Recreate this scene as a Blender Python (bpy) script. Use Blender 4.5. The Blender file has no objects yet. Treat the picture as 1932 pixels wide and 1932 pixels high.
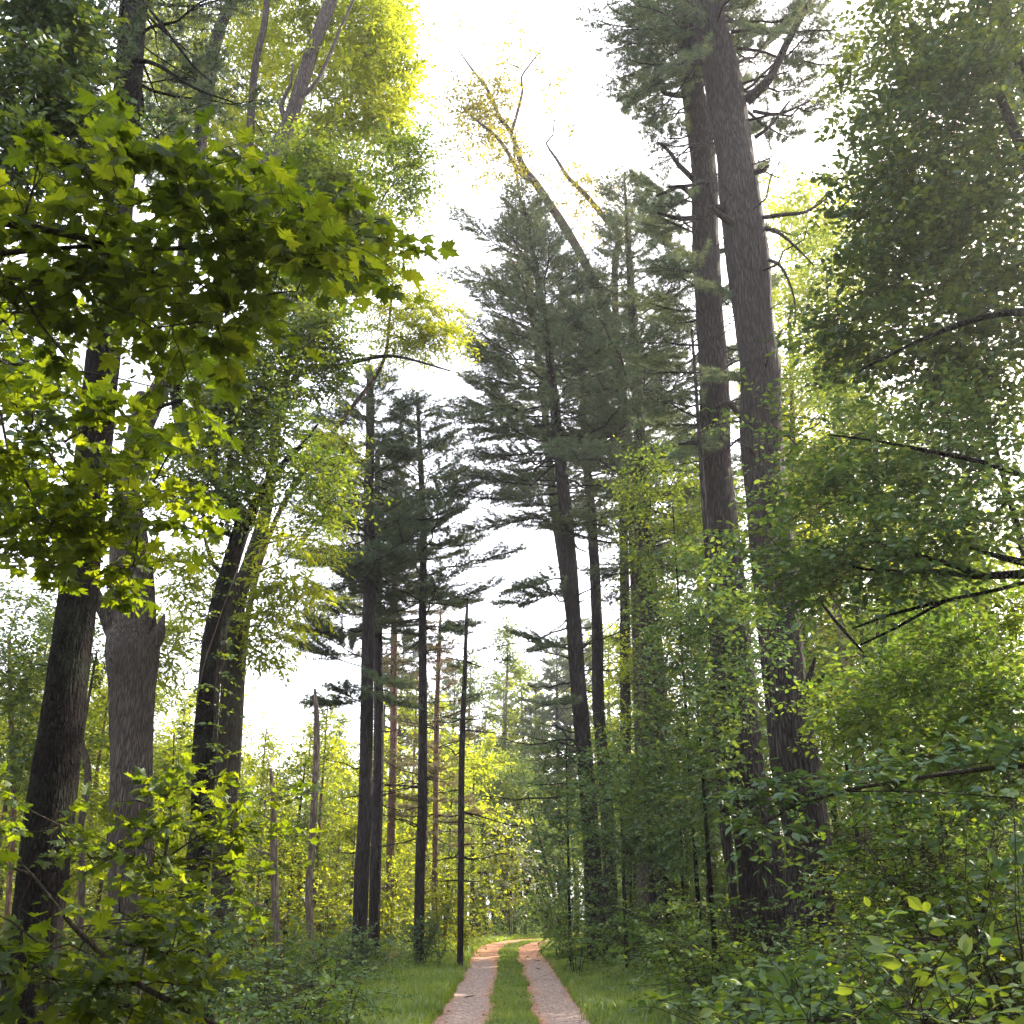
import bpy, math, random
import numpy as np

rng = np.random.default_rng(11)
random.seed(11)
SC = bpy.context.scene
COL = SC.collection

# ------------------------------------------------------------------ camera
FPX = 1896.0                      # focal length in pixels of the 1932 px wide study picture
TH = math.radians(22.0)
CAM = np.array([0.0, 0.0, 1.6])
FWD = np.array([0.0, math.cos(TH), math.sin(TH)])
UPV = np.array([0.0, -math.sin(TH), math.cos(TH)])
RGT = np.array([1.0, 0.0, 0.0])

def P(u, v, d):
    """the point at horizontal distance d along a line of sight"""
    r = FWD + RGT * (u - 966) / FPX + UPV * (966 - v) / FPX
    return CAM + r * (d / r[1])

def W(p, wpx):
    return wpx / FPX * float(np.dot(p - CAM, FWD))

# ------------------------------------------------------------------ road and terrain
ROAD = np.array([(0, -30), (0, -5), (0, 18), (-0.05, 32), (-0.15, 40), (-0.05, 47), (0.7, 53), (2.6, 57.5),
                 (6, 60.2), (11, 61.5), (18, 62), (30, 62.5), (60, 62)], float)

def catmull(pts, step):
    pts = np.asarray(pts, float)
    if len(pts) == 2:
        n = max(2, int(np.linalg.norm(pts[1] - pts[0]) / step) + 1)
        t = np.linspace(0, 1, n)[:, None]
        return pts[0] * (1 - t) + pts[1] * t
    ext = np.vstack([2 * pts[0] - pts[1], pts, 2 * pts[-1] - pts[-2]])
    out = []
    for i in range(1, len(ext) - 2):
        p0, p1, p2, p3 = ext[i - 1], ext[i], ext[i + 1], ext[i + 2]
        m = p1.shape[0]
        n = max(1, int(np.linalg.norm((p2 - p1)[:min(3, m)]) / step))
        t = (np.arange(n) / n)[:, None]
        out.append(0.5 * (2 * p1 + (p2 - p0) * t + (2 * p0 - 5 * p1 + 4 * p2 - p3) * t ** 2 + (3 * p1 - p0 - 3 * p2 + p3) * t ** 3))
    out.append(pts[-1:])
    return np.vstack(out)

RS = catmull(ROAD, 0.35)
RT = np.gradient(RS, axis=0); RT /= np.linalg.norm(RT, axis=1)[:, None]
RN = np.stack([RT[:, 1], -RT[:, 0]], 1)       # to the right

def lateral(x, y):
    x = np.atleast_1d(np.asarray(x, float)); y = np.atleast_1d(np.asarray(y, float))
    out = np.empty(x.shape).ravel(); xf = x.ravel(); yf = y.ravel()
    for a in range(0, len(xf), 20000):
        dx = xf[a:a + 20000, None] - RS[None, :, 0]; dy = yf[a:a + 20000, None] - RS[None, :, 1]
        j = np.argmin(dx * dx + dy * dy, 1); k = np.arange(len(j))
        dist = np.sqrt(dx[k, j] ** 2 + dy[k, j] ** 2)
        s = np.sign(dx[k, j] * RN[j, 0] + dy[k, j] * RN[j, 1])
        out[a:a + 20000] = dist * s
    return out.reshape(x.shape)

def wob(x, y):
    return (np.sin(x * 0.9 + 1.3) * np.cos(y * 0.7 + 0.4) + 0.6 * np.sin(x * 2.1 + y * 1.3) + 0.4 * np.cos(y * 2.9 - x * 1.7)) / 2

def sstep(a, b, t):
    t = np.clip((t - a) / (b - a), 0, 1); return t * t * (3 - 2 * t)

def gz(x, y, lat=None):
    x = np.asarray(x, float); y = np.asarray(y, float)
    if lat is None: lat = lateral(x, y).reshape(np.shape(x)) if np.shape(x) else lateral(x, y)[0]
    z = 0.62 * sstep(16, 66, y) + 0.2 * sstep(66, 120, y)
    t = np.maximum(lat - 1.8, 0)
    b = 0.42 * t * t / (t + 0.9)
    b = np.where(b > 3.0, 3.0 + 2.0 * (1 - np.exp(-(b - 3.0) / 2.0)), b)
    z = z + b * (1 - sstep(62, 80, y))
    z = z + wob(x, y) * 0.09 * sstep(1.6, 4.0, np.abs(lat)) - 0.03 * np.exp(-((np.abs(lat) - .81) / .3) ** 2)
    return z

# ------------------------------------------------------------------ materials
def nodes(name):
    m = bpy.data.materials.new(name); m.use_nodes = True
    nt = m.node_tree; nt.nodes.clear()
    out = nt.nodes.new('ShaderNodeOutputMaterial')
    return m, nt, out

def ramp(nt, fac, stops):
    r = nt.nodes.new('ShaderNodeValToRGB')
    el = r.color_ramp.elements
    while len(el) < len(stops): el.new(0.5)
    for e, (p, c) in zip(el, stops):
        e.position = p; e.color = (*c, 1)
    nt.links.new(fac, r.inputs[0])
    return r.outputs[0]

def mixc(nt, f, a, b, mode='MIX'):
    n = nt.nodes.new('ShaderNodeMix'); n.data_type = 'RGBA'; n.blend_type = mode
    for s, v in ((n.inputs[0], f), (n.inputs[6], a), (n.inputs[7], b)):
        if isinstance(v, (int, float)): s.default_value = v
        elif isinstance(v, tuple): s.default_value = (*v, 1)
        else: nt.links.new(v, s)
    return n.outputs[2]

def noise(nt, vec, scale, detail=3, rough=0.55):
    n = nt.nodes.new('ShaderNodeTexNoise'); n.inputs['Scale'].default_value = scale
    n.inputs['Detail'].default_value = detail; n.inputs['Roughness'].default_value = rough
    if vec is not None: nt.links.new(vec, n.inputs['Vector'])
    return n.outputs['Fac']

def coords(nt, scale=(1, 1, 1)):
    g = nt.nodes.new('ShaderNodeNewGeometry')
    mp = nt.nodes.new('ShaderNodeMapping'); mp.inputs['Scale'].default_value = scale
    nt.links.new(g.outputs['Position'], mp.inputs['Vector'])
    return mp.outputs[0]

def leaf_mat(name, refl, trans, tfac=0.5, gloss=0.05, rough=0.4):
    """refl / trans: three colours each, picked by a per-leaf value"""
    m, nt, out = nodes(name)
    at = nt.nodes.new('ShaderNodeAttribute'); at.attribute_name = 'var'
    big = noise(nt, coords(nt), 0.55, 2)
    ad = nt.nodes.new('ShaderNodeMath'); ad.operation = 'MULTIPLY_ADD'
    nt.links.new(big, ad.inputs[0]); ad.inputs[1].default_value = 0.9
    sb = nt.nodes.new('ShaderNodeMath'); sb.operation = 'SUBTRACT'
    nt.links.new(at.outputs['Fac'], sb.inputs[0]); sb.inputs[1].default_value = 0.45
    nt.links.new(sb.outputs[0], ad.inputs[2])
    c1 = ramp(nt, ad.outputs[0], [(0.05, refl[0]), (0.5, refl[1]), (0.95, refl[2])])
    c2 = ramp(nt, ad.outputs[0], [(0.05, trans[0]), (0.5, trans[1]), (0.95, trans[2])])
    d = nt.nodes.new('ShaderNodeBsdfDiffuse'); nt.links.new(c1, d.inputs[0])
    t = nt.nodes.new('ShaderNodeBsdfTranslucent'); nt.links.new(c2, t.inputs[0])
    mx = nt.nodes.new('ShaderNodeMixShader'); mx.inputs[0].default_value = tfac
    nt.links.new(d.outputs[0], mx.inputs[1]); nt.links.new(t.outputs[0], mx.inputs[2])
    g = nt.nodes.new('ShaderNodeBsdfGlossy'); g.inputs['Roughness'].default_value = rough
    g.inputs[0].default_value = (0.9, 0.95, 1, 1)
    mg = nt.nodes.new('ShaderNodeMixShader'); mg.inputs[0].default_value = gloss
    nt.links.new(mx.outputs[0], mg.inputs[1]); nt.links.new(g.outputs[0], mg.inputs[2])
    nt.links.new(mg.outputs[0], out.inputs[0])
    return m

def bark_mat(name, dark, mid, light, sx=9.0, sz=1.6, bump=0.6, moss=0.0):
    m, nt, out = nodes(name)
    b = nt.nodes.new('ShaderNodeBsdfPrincipled'); b.inputs['Roughness'].default_value = 0.92
    b.inputs['Specular IOR Level'].default_value = 0.08
    c = coords(nt, (sx, sx, sz))
    vo = nt.nodes.new('ShaderNodeTexVoronoi'); vo.feature = 'DISTANCE_TO_EDGE'; vo.inputs['Scale'].default_value = 1.6
    jit = nt.nodes.new('ShaderNodeTexNoise'); jit.inputs['Scale'].default_value = 1.3; jit.inputs['Detail'].default_value = 3
    nt.links.new(c, jit.inputs['Vector'])
    va = nt.nodes.new('ShaderNodeVectorMath'); va.operation = 'MULTIPLY_ADD'
    nt.links.new(jit.outputs['Color'], va.inputs[0]); va.inputs[1].default_value = (0.9, 0.9, 0.9); nt.links.new(c, va.inputs[2])
    nt.links.new(va.outputs[0], vo.inputs['Vector'])
    n1 = noise(nt, c, 2.2, 5, 0.65)
    n2 = noise(nt, coords(nt, (1.6, 1.6, 0.7)), 1.2, 3)
    f = nt.nodes.new('ShaderNodeMath'); f.operation = 'MULTIPLY_ADD'
    sm = nt.nodes.new('ShaderNodeMapRange'); sm.inputs['From Max'].default_value = 0.28
    nt.links.new(vo.outputs['Distance'], sm.inputs['Value'])
    nt.links.new(sm.outputs[0], f.inputs[0]); f.inputs[1].default_value = 0.55
    h = nt.nodes.new('ShaderNodeMath'); h.operation = 'MULTIPLY_ADD'
    nt.links.new(n1, h.inputs[0]); h.inputs[1].default_value = 0.7; h.inputs[2].default_value = -0.1
    nt.links.new(h.outputs[0], f.inputs[2])
    col = ramp(nt, f.outputs[0], [(0.12, dark), (0.5, mid), (0.95, light)])
    col2 = mixc(nt, ramp(nt, n2, [(0.35, (0, 0, 0)), (0.7, (0.6, 0.6, 0.6))]), col, tuple(x * 0.55 for x in mid))
    if moss > 0:
        n3 = noise(nt, coords(nt, (1, 1, 1)), 1.7, 4)
        col2 = mixc(nt, ramp(nt, n3, [(0.5, (0, 0, 0)), (0.68, (moss, moss, moss))]), col2, (0.07, 0.10, 0.06))
    nt.links.new(col2, b.inputs['Base Color'])
    bp = nt.nodes.new('ShaderNodeBump'); bp.inputs['Strength'].default_value = bump; bp.inputs['Distance'].default_value = 0.04
    nt.links.new(f.outputs[0], bp.inputs['Height']); nt.links.new(bp.outputs[0], b.inputs['Normal'])
    nt.links.new(b.outputs[0], out.inputs[0])
    return m

L_MAPLE = leaf_mat('maple_leaf', [(0.022, 0.045, 0.010), (0.036, 0.065, 0.012), (0.065, 0.10, 0.016)],
                   [(0.075, 0.12, 0.004), (0.14, 0.195, 0.005), (0.32, 0.37, 0.008)], 0.58, 0.015, .5)
L_YELL = leaf_mat('sunny_hardwood_leaf', [(0.05, 0.085, 0.012), (0.085, 0.125, 0.014), (0.12, 0.15, 0.018)],  # sunlit yellow of the crowns put into leaf colour and translucency
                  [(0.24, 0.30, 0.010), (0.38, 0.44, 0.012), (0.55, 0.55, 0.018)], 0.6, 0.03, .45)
L_MID = leaf_mat('hardwood_leaf', [(0.025, 0.065, 0.018), (0.045, 0.095, 0.022), (0.08, 0.13, 0.022)],
                 [(0.06, 0.11, 0.008), (0.13, 0.19, 0.010), (0.32, 0.36, 0.014)], 0.5, 0.035, .45)
L_BLUE = leaf_mat('understory_leaf', [(0.036, 0.09, 0.032), (0.06, 0.13, 0.042), (0.10, 0.17, 0.05)],
                  [(0.04, 0.085, 0.016), (0.085, 0.14, 0.02), (0.22, 0.28, 0.022)], 0.42, 0.035, 0.5)
L_OLIVE = leaf_mat('spring_gum_leaf', [(0.05, 0.055, 0.02), (0.08, 0.08, 0.025), (0.12, 0.11, 0.03)],
                   [(0.14, 0.13, 0.01), (0.28, 0.25, 0.012), (0.45, 0.38, 0.02)], 0.5, 0.05)
L_WEED = leaf_mat('weed_leaf', [(0.045, 0.10, 0.024), (0.075, 0.145, 0.032), (0.13, 0.19, 0.045)],
                  [(0.07, 0.14, 0.012), (0.14, 0.23, 0.016), (0.28, 0.35, 0.02)], 0.42, 0.03, 0.5)
L_PALE = leaf_mat('glinting_shrub_leaf', [(0.09, 0.12, 0.07), (0.17, 0.19, 0.12), (0.34, 0.33, 0.24)],  # sunlit sheen on the leaves put into a pale leaf colour
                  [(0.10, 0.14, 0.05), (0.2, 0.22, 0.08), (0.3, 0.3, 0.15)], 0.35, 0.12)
L_NEED = leaf_mat('pine_needles', [(0.042, 0.08, 0.040), (0.068, 0.115, 0.052), (0.115, 0.15, 0.062)],
                  [(0.07, 0.10, 0.035), (0.11, 0.145, 0.045), (0.19, 0.20, 0.06)], 0.35, 0.04, 0.5)
L_DARK = leaf_mat('shaded_hornbeam_leaf', [(0.02, 0.052, 0.016), (0.034, 0.078, 0.02), (0.065, 0.105, 0.024)],  # shade of the backlit corner crowns put into the leaf colour
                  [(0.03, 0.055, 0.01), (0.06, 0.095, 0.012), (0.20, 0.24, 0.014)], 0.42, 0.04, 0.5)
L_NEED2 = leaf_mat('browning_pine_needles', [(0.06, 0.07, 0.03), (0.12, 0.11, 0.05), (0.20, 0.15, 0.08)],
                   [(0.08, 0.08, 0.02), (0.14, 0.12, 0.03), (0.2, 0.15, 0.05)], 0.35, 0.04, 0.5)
L_LITTER = leaf_mat('dry_leaf', [(0.05, 0.03, 0.02), (0.13, 0.07, 0.035), (0.26, 0.15, 0.08)], [(0.03, 0.015, 0.01), (0.06, 0.03, 0.01), (0.1, 0.05, 0.02)], .2, .02, .6)
L_GRASS = leaf_mat('grass_blade', [(0.085, 0.15, 0.018), (0.15, 0.22, 0.026), (0.24, 0.28, 0.05)],
                   [(0.13, 0.22, 0.01), (0.22, 0.32, 0.014), (0.33, 0.40, 0.02)], 0.5, 0.05)

B_PINE = bark_mat('white_pine_bark', (0.012, 0.010, 0.010), (0.036, 0.031, 0.031), (0.085, 0.073, 0.071), 13, 1.3, 1.0)
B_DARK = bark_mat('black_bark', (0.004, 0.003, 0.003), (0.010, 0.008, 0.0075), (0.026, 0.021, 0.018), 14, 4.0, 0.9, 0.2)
B_OAK = bark_mat('grey_oak_bark', (0.026, 0.022, 0.02), (0.085, 0.072, 0.064), (0.17, 0.148, 0.132), 17, 1.5, 1.0, 0.1)
B_GREY = bark_mat('grey_branch_bark', (0.045, 0.035, 0.03), (0.12, 0.09, 0.075), (0.24, 0.18, 0.145), 9, 1.8, 0.7, 0.15)
B_TULIP = bark_mat('smooth_olive_bark', (0.035, 0.03, 0.026), (0.085, 0.07, 0.058), (0.15, 0.125, 0.10), 9, 2.5, 0.4)
B_ASH = bark_mat('dark_olive_bark', (0.018, 0.016, 0.012), (0.045, 0.04, 0.03), (0.085, 0.075, 0.058), 14, 2.0, 0.6)
B_SNAG = bark_mat('dead_wood', (0.05, 0.04, 0.033), (0.17, 0.135, 0.11), (0.33, 0.27, 0.22), 10, 1.4, 0.7)
B_TWIG = bark_mat('twig_bark', (0.02, 0.017, 0.014), (0.045, 0.037, 0.03), (0.09, 0.075, 0.06), 14, 5, 0.3)
B_RED = bark_mat('warm_lit_brown_bark', (0.06, 0.04, 0.03), (0.16, 0.10, 0.075), (0.28, 0.18, 0.13), 9, 1.6, 0.7)  # warm sunlight on far pine trunks put into the colour; also plain brown bark

# ------------------------------------------------------------------ mesh building
class MB:
    def __init__(s):
        s.v = []; s.l = []; s.t = []; s.m = []; s.a = []; s.n = 0; s.sm = []
    def add(s, verts, loops, totals, mat=0, var=None, smooth=False):
        verts = np.asarray(verts, np.float32).reshape(-1, 3)
        loops = np.asarray(loops, np.int32).ravel(); totals = np.asarray(totals, np.int32).ravel()
        s.v.append(verts); s.l.append(loops + s.n); s.t.append(totals); s.n += len(verts)
        s.m.append(np.full(len(totals), mat, np.int32))
        s.a.append(np.full(len(totals), 0.5, np.float32) if var is None else np.asarray(var, np.float32).ravel())
        s.sm.append(np.full(len(totals), smooth, bool))
    def build(s, name, mats, parent=None, origin=(0, 0, 0)):
        if not s.v: return None
        v = np.vstack(s.v) - np.asarray(origin, np.float32)
        l = np.concatenate(s.l); t = np.concatenate(s.t)
        me = bpy.data.meshes.new(name)
        me.vertices.add(len(v)); me.vertices.foreach_set('co', v.ravel())
        me.loops.add(len(l)); me.loops.foreach_set('vertex_index', l)
        me.polygons.add(len(t))
        st = np.zeros(len(t), np.int32); st[1:] = np.cumsum(t)[:-1]
        me.polygons.foreach_set('loop_start', st)
        me.polygons.foreach_set('material_index', np.concatenate(s.m))
        me.polygons.foreach_set('use_smooth', np.concatenate(s.sm))
        at = me.attributes.new('var', 'FLOAT', 'FACE'); at.data.foreach_set('value', np.concatenate(s.a))
        for m in (mats if isinstance(mats, (list, tuple)) else [mats]): me.materials.append(m)
        me.update(calc_edges=True)
        o = bpy.data.objects.new(name, me); COL.objects.link(o)
        if parent is not None: o.parent = parent
        else: o.location = origin
        return o

def nrm(a): return a / np.maximum(np.linalg.norm(a, axis=-1, keepdims=True), 1e-9)

def tube(mb, path, rad, sides=10, mat=0, bump=0.0, cap=True, seed=0.0, ridge=0.0, nr=15):
    path = np.asarray(path, float); rad = np.asarray(rad, float); n = len(path)
    T = nrm(np.gradient(path, axis=0))
    ref = np.array([1.0, 0.1, 0.0]) if abs(T[:, 0]).mean() < 0.8 else np.array([0.0, 0.2, 1.0])
    X = nrm(ref - (T @ ref)[:, None] * T); Y = np.cross(T, X)
    a = np.arange(sides) / sides * 2 * math.pi
    r = rad[:, None] * np.ones((1, sides))
    if bump > 0:
        h = np.concatenate([[0], np.cumsum(np.linalg.norm(np.diff(path, axis=0), axis=1))])[:, None]
        r = r * (1 + bump * (np.sin(3 * a[None] + h * 0.7 + seed) * 0.5 + np.sin(5 * a[None] - h * 1.9 + 2 * seed) * 0.35
                             + np.sin(2 * a[None] + h * 2.7 + seed * 3) * 0.35 + np.sin(9 * a[None] + h * 0.6 + seed) * 0.25))
    if ridge > 0:
        h = np.concatenate([[0], np.cumsum(np.linalg.norm(np.diff(path, axis=0), axis=1))])[:, None]
        ph = nr * a[None] + 1.6 * np.sin(h * 1.3 + 2 * a[None] + seed) + 0.9 * np.sin(h * 3.7 + 3 * a[None]) + 0.5 * np.sin(h * 9.1 + 5 * a[None])
        pl = 0.65 + 0.35 * np.sin(h * 11 + 4 * np.sin(4 * a[None] + h * .7) + seed)
        r = r + ridge * ((np.abs(np.sin(ph)) ** .6) - .6) * pl
    V = path[:, None] + X[:, None] * (np.cos(a)[None, :, None] * r[..., None]) + Y[:, None] * (np.sin(a)[None, :, None] * r[..., None])
    i = np.arange(n - 1)[:, None] * sides; j = np.arange(sides)[None]; k = (j + 1) % sides
    q = np.stack([i + j, i + k, i + sides + k, i + sides + j], -1).reshape(-1, 4)
    verts = V.reshape(-1, 3); loops = q.ravel(); tot = np.full(len(q), 4)
    if cap:
        verts = np.vstack([verts, path[-1] + T[-1] * rad[-1] * 0.6])
        b = (n - 1) * sides; c = np.stack([b + np.arange(sides), b + (np.arange(sides) + 1) % sides, np.full(sides, n * sides)], -1)
        loops = np.concatenate([loops, c.ravel()]); tot = np.concatenate([tot, np.full(sides, 3)])
    mb.add(verts, loops, tot, mat, None, True)

def prisms(mb, a, b, ra, rb, mat=0):
    a = np.asarray(a, float).reshape(-1, 3); b = np.asarray(b, float).reshape(-1, 3); n = len(a)
    if n == 0: return
    ra = np.broadcast_to(np.asarray(ra, float), (n,)); rb = np.broadcast_to(np.asarray(rb, float), (n,))
    T = nrm(b - a); ref = np.where(np.abs(T[:, 2:3]) < 0.9, np.array([[0, 0, 1.0]]), np.array([[1.0, 0, 0]]))
    X = nrm(np.cross(T, ref)); Y = np.cross(T, X)
    V = np.empty((n, 6, 3))
    for k in range(3):
        c, s_ = math.cos(k * 2.0944), math.sin(k * 2.0944)
        V[:, k] = a + (X * c + Y * s_) * ra[:, None]; V[:, 3 + k] = b + (X * c + Y * s_) * rb[:, None]
    base = np.array([[0, 1, 4, 3], [1, 2, 5, 4], [2, 0, 3, 5]])
    L = (np.arange(n)[:, None, None] * 6 + base[None]).ravel()
    mb.add(V.reshape(-1, 3), L, np.full(n * 3, 4), mat, None, True)

class Tmpl:
    def __init__(s, verts, faces):
        s.v = np.array(verts, float); s.l = np.concatenate([np.array(f) for f in faces]); s.t = np.array([len(f) for f in faces])

def fan(outline, cup):
    o = [(x, y) for x, y in outline]
    v = [(0, 0.42, 0.0)] + [(x, y, cup * (x * x + (y - .42) ** 2) - 0.10 * max(0, y - 0.5)) for x, y in o]
    f = [[0, 1 + i, 1 + (i + 1) % len(o)] for i in range(len(o))]
    return Tmpl(v, f)

def mirror(h): return h + [(-x, y) for x, y in reversed(h) if abs(x) > 1e-6]
T_MAPLE = fan(mirror([(0, 0.05), (0.16, -0.04), (0.30, 0.02), (0.27, 0.14), (0.46, 0.20), (0.36, 0.31), (0.60, 0.50), (0.44, 0.52),
                      (0.47, 0.66), (0.25, 0.60), (0.20, 0.66), (0.24, 0.84), (0.12, 0.84), (0, 1.05)]), 0.18)
def maple_variant(seed, cup):
    r = np.random.default_rng(seed); h = [(0, 0.05), (0.16, -0.04), (0.30, 0.02), (0.27, 0.14), (0.46, 0.20), (0.36, 0.31), (0.60, 0.50), (0.44, 0.52),
         (0.47, 0.66), (0.25, 0.60), (0.20, 0.66), (0.24, 0.84), (0.12, 0.84), (0, 1.05)]
    j = lambda q: (q[0] * r.uniform(.88, 1.12), q[1] * r.uniform(.93, 1.07))
    t = fan([j(q) for q in h] + [(-x, y) for x, y in (j(q) for q in reversed(h)) if abs(x) > 1e-6], cup)
    t.v[:, 2] += r.uniform(-.25, .25) * t.v[:, 0] + .10 * np.sin(t.v[:, 0] * 7 + r.uniform(0, 6)) - r.uniform(0, .3) * np.abs(t.v[:, 0]) - r.uniform(0, .3) * np.maximum(t.v[:, 1] - .4, 0)
    return t
T_MAPLE = [maple_variant(k, q) for k, q in enumerate((.18, -.15, .32, .05, -.3, .22))]
T_OVATE = Tmpl([(0, 0, 0), (0, .5, -.02), (0, 1, -.1), (-.22, .22, .05), (-.30, .52, .06), (-.15, .82, .0), (.22, .22, .05), (.30, .52, .06), (.15, .82, .0)],
               [[0, 1, 4, 3], [1, 2, 5, 4], [0, 6, 7, 1], [1, 7, 8, 2]])
T_LEAF = Tmpl([(0, 0, 0), (0, 1, -.08), (-.28, .45, .06), (.28, .45, .06)], [[0, 1, 2], [0, 3, 1]])
T_LONG = Tmpl([(0, 0, 0), (0, 1, -.12), (-.15, .4, .04), (.15, .4, .04)], [[0, 1, 2], [0, 3, 1]])

def tuft_tmpl(n, spread, wid, seed):
    r = np.random.default_rng(seed); v = []; f = []
    for i in range(n):
        a = r.uniform(0, 2 * math.pi); al = math.radians(r.uniform(12, spread)); ln = r.uniform(0.7, 1.1)
        d = np.array([math.sin(al) * math.cos(a), math.cos(al), math.sin(al) * math.sin(a)])
        s = np.cross(d, r.normal(size=3)); s /= np.linalg.norm(s)
        b = d * 0.03; e = d * ln + np.array([0, 0, -0.12 * ln])
        k = len(v); v += [tuple(b - s * wid), tuple(b + s * wid), tuple(e)]; f.append([k, k + 1, k + 2])
    return Tmpl(v, f)
T_TUFTS = [tuft_tmpl(13, 80, 0.05, i) for i in range(3)]

def grass_tmpl(seed, n=5):
    r = np.random.default_rng(seed); v = []; f = []
    for i in range(n):
        a = r.uniform(0, 6.28); h = r.uniform(0.6, 1.1); ln = r.uniform(0.15, 0.6); w = 0.05
        o = np.array([r.uniform(-.25, .25), r.uniform(-.25, .25), 0]); d = np.array([math.cos(a), math.sin(a), 0]); s = np.array([-d[1], d[0], 0]) * w
        k = len(v); m = o + d * ln * 0.3 + np.array([0, 0, h * 0.6]); e = o + d * ln + np.array([0, 0, h])
        v += [tuple(o - s), tuple(o + s), tuple(m + s * .7), tuple(m - s * .7), tuple(e)]
        f += [[k, k + 1, k + 2, k + 3], [k + 3, k + 2, k + 4]]
    return Tmpl(v, f)
T_GRASS = [grass_tmpl(i) for i in range(4)]

def inst(mb, T, pos, ydir, zdir, scale, var=None, mat=0):
    n = len(pos)
    if n == 0: return
    Y = nrm(ydir); Z = nrm(zdir - (zdir * Y).sum(-1, keepdims=True) * Y); X = np.cross(Y, Z)
    sc = np.broadcast_to(np.asarray(scale, float), (n,))[:, None, None]
    V = pos[:, None] + sc * (T.v[None, :, 0:1] * X[:, None] + T.v[None, :, 1:2] * Y[:, None] + T.v[None, :, 2:3] * Z[:, None])
    k = len(T.v)
    L = (np.arange(n)[:, None] * k + T.l[None]).ravel()
    if var is None: var = rng.random(n)
    mb.add(V.reshape(-1, 3), L, np.tile(T.t, n), mat, np.repeat(var, len(T.t)))

def sprays(mb, start, direc, length, nleaf, T, size, flat=0.5, droop=0.15, lmat=0, tmat=1, twig=0.004, pairs=True, leafdroop=0.15):
    """leafy twigs: leaves along both sides of a drooping shoot"""
    start = np.asarray(start, float); n = len(start)
    if n == 0: return
    D = nrm(np.asarray(direc, float)); L = np.broadcast_to(np.asarray(length, float), (n,))[:, None]
    S = np.cross(D, np.array([[0, 0, 1.0]])) + rng.normal(0, 0.25 * (1 - flat) + .02, (n, 3)); S = nrm(S)
    curve = rng.normal(0, 0.12, (n, 1))
    def pt(t): return start + D * L * t + S * curve * L * t * t + np.array([0, 0, -1.0]) * droop * L * t * t
    mid, end = pt(0.5), pt(1.0)
    prisms(mb, start, mid, twig, twig * .7, tmat); prisms(mb, mid, end, twig * .7, twig * .35, tmat)
    base = rng.random(n) * 0.5
    for i in range(nleaf):
        t = 0.12 + 0.88 * (i + rng.random((n, 1)) * 0.6) / nleaf
        side = 1 if i % 2 == 0 else -1
        p = pt(t)
        tip = (i == nleaf - 1)
        yd = D * (0.45 if not tip else 1.0) + S * side * (0.9 if not tip else 0.1) + rng.normal(0, 0.28, (n, 3))
        yd[:, 2] -= leafdroop
        zd = np.array([[0, 0, 1.0]]) + rng.normal(0, 0.30 + 0.5 * (1 - flat), (n, 3))
        p = p + nrm(yd) * size * 0.15
        inst(mb, T[i % len(T)] if isinstance(T, list) else T, p, yd, zd, size * rng.uniform(0.5, 1.22, n), np.clip(base + rng.random(n) * 0.5, 0, 1), lmat)

# ------------------------------------------------------------------ things
def thing(name, label, cat, loc, group=None, kind=None):
    o = bpy.data.objects.new(name, None); COL.objects.link(o); o.location = loc
    o.empty_display_size = 0.3
    o['label'] = label; o['category'] = cat
    if group: o['group'] = group
    if kind: o['kind'] = kind
    return o

def stem(pix, d, ground=True, top=None, d_top=None, flare=1.3, ztop_r=0.03):
    """pixel outline of a stem, bottom first -> centre line and radii in metres"""
    n = len(pix); pts = []; rad = []
    for i, q in enumerate(pix):
        dd = d if d_top is None else d + (d_top - d) * (i / max(1, n - 1))
        if len(q) > 3: dd = q[3]
        p = P(q[0], q[1], dd); pts.append(p); rad.append(W(p, q[2]) / 2)
    pts = np.array(pts); rad = np.array(rad)
    if ground:
        dv = pts[1] - pts[0]; dv = dv / max(dv[2], .3)
        g = gz(pts[0][0], pts[0][1]); h = pts[0][2] - g
        if h > 0.15:
            b = pts[0] - dv * h * np.array([.6, .6, 1]); b[2] = gz(b[0], b[1]) - 0.12
            fl = pts[0] * 0.3 + b * 0.7
            pts = np.vstack([b, fl, pts]); rad = np.concatenate([[rad[0] * flare], [rad[0] * 1.06], rad])
        else:
            b = pts[0].copy(); b[2] = min(g, pts[0][2]) - .12
            pts = np.vstack([b, pts]); rad = np.concatenate([[rad[0] * flare], rad])
    if top is not None:
        dv = pts[-1] - pts[-3 if len(pts) > 2 else -2]; dv = dv / max(dv[2], .3)
        h = top - pts[-1][2]
        if h > 0.5:
            for f in (0.33, 0.66, 1.0):
                q = pts[-1] + dv * np.array([.35, .35, 1]) * h * (0.33)
                pts = np.vstack([pts, q]); rad = np.concatenate([rad, [max(ztop_r, rad[-1] * (1 - f * 0.45) if f < 1 else ztop_r)]])
    c = catmull(np.hstack([pts, rad[:, None]]), 0.3)
    return c[:, :3], np.maximum(c[:, 3], 0.004)

def seg_at(path, rad, z):
    i = int(np.argmin(np.abs(path[:, 2] - z))); return path[i], rad[i]

def stem_mesh(name, pr, mat, root, origin, sides=14, bump=0.05, ridge=0.0, nr=15):
    if ridge > 0:
        s_ = np.concatenate([[0], np.cumsum(np.linalg.norm(np.diff(pr[0], axis=0), axis=1))]); q = np.arange(0, s_[-1], .07)
        pr = (np.stack([np.interp(q, s_, pr[0][:, k]) for k in range(3)], 1), np.interp(q, s_, pr[1])); sides = nr * 7
    mb = MB(); tube(mb, pr[0], pr[1], sides, 0, bump, True, random.uniform(0, 9), ridge, nr)
    return mb.build(name, mat, root, origin)

def bez(a, c, b, n):
    t = np.linspace(0, 1, n)[:, None]
    return a * (1 - t) ** 2 + c * 2 * t * (1 - t) + b * t * t

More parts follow.
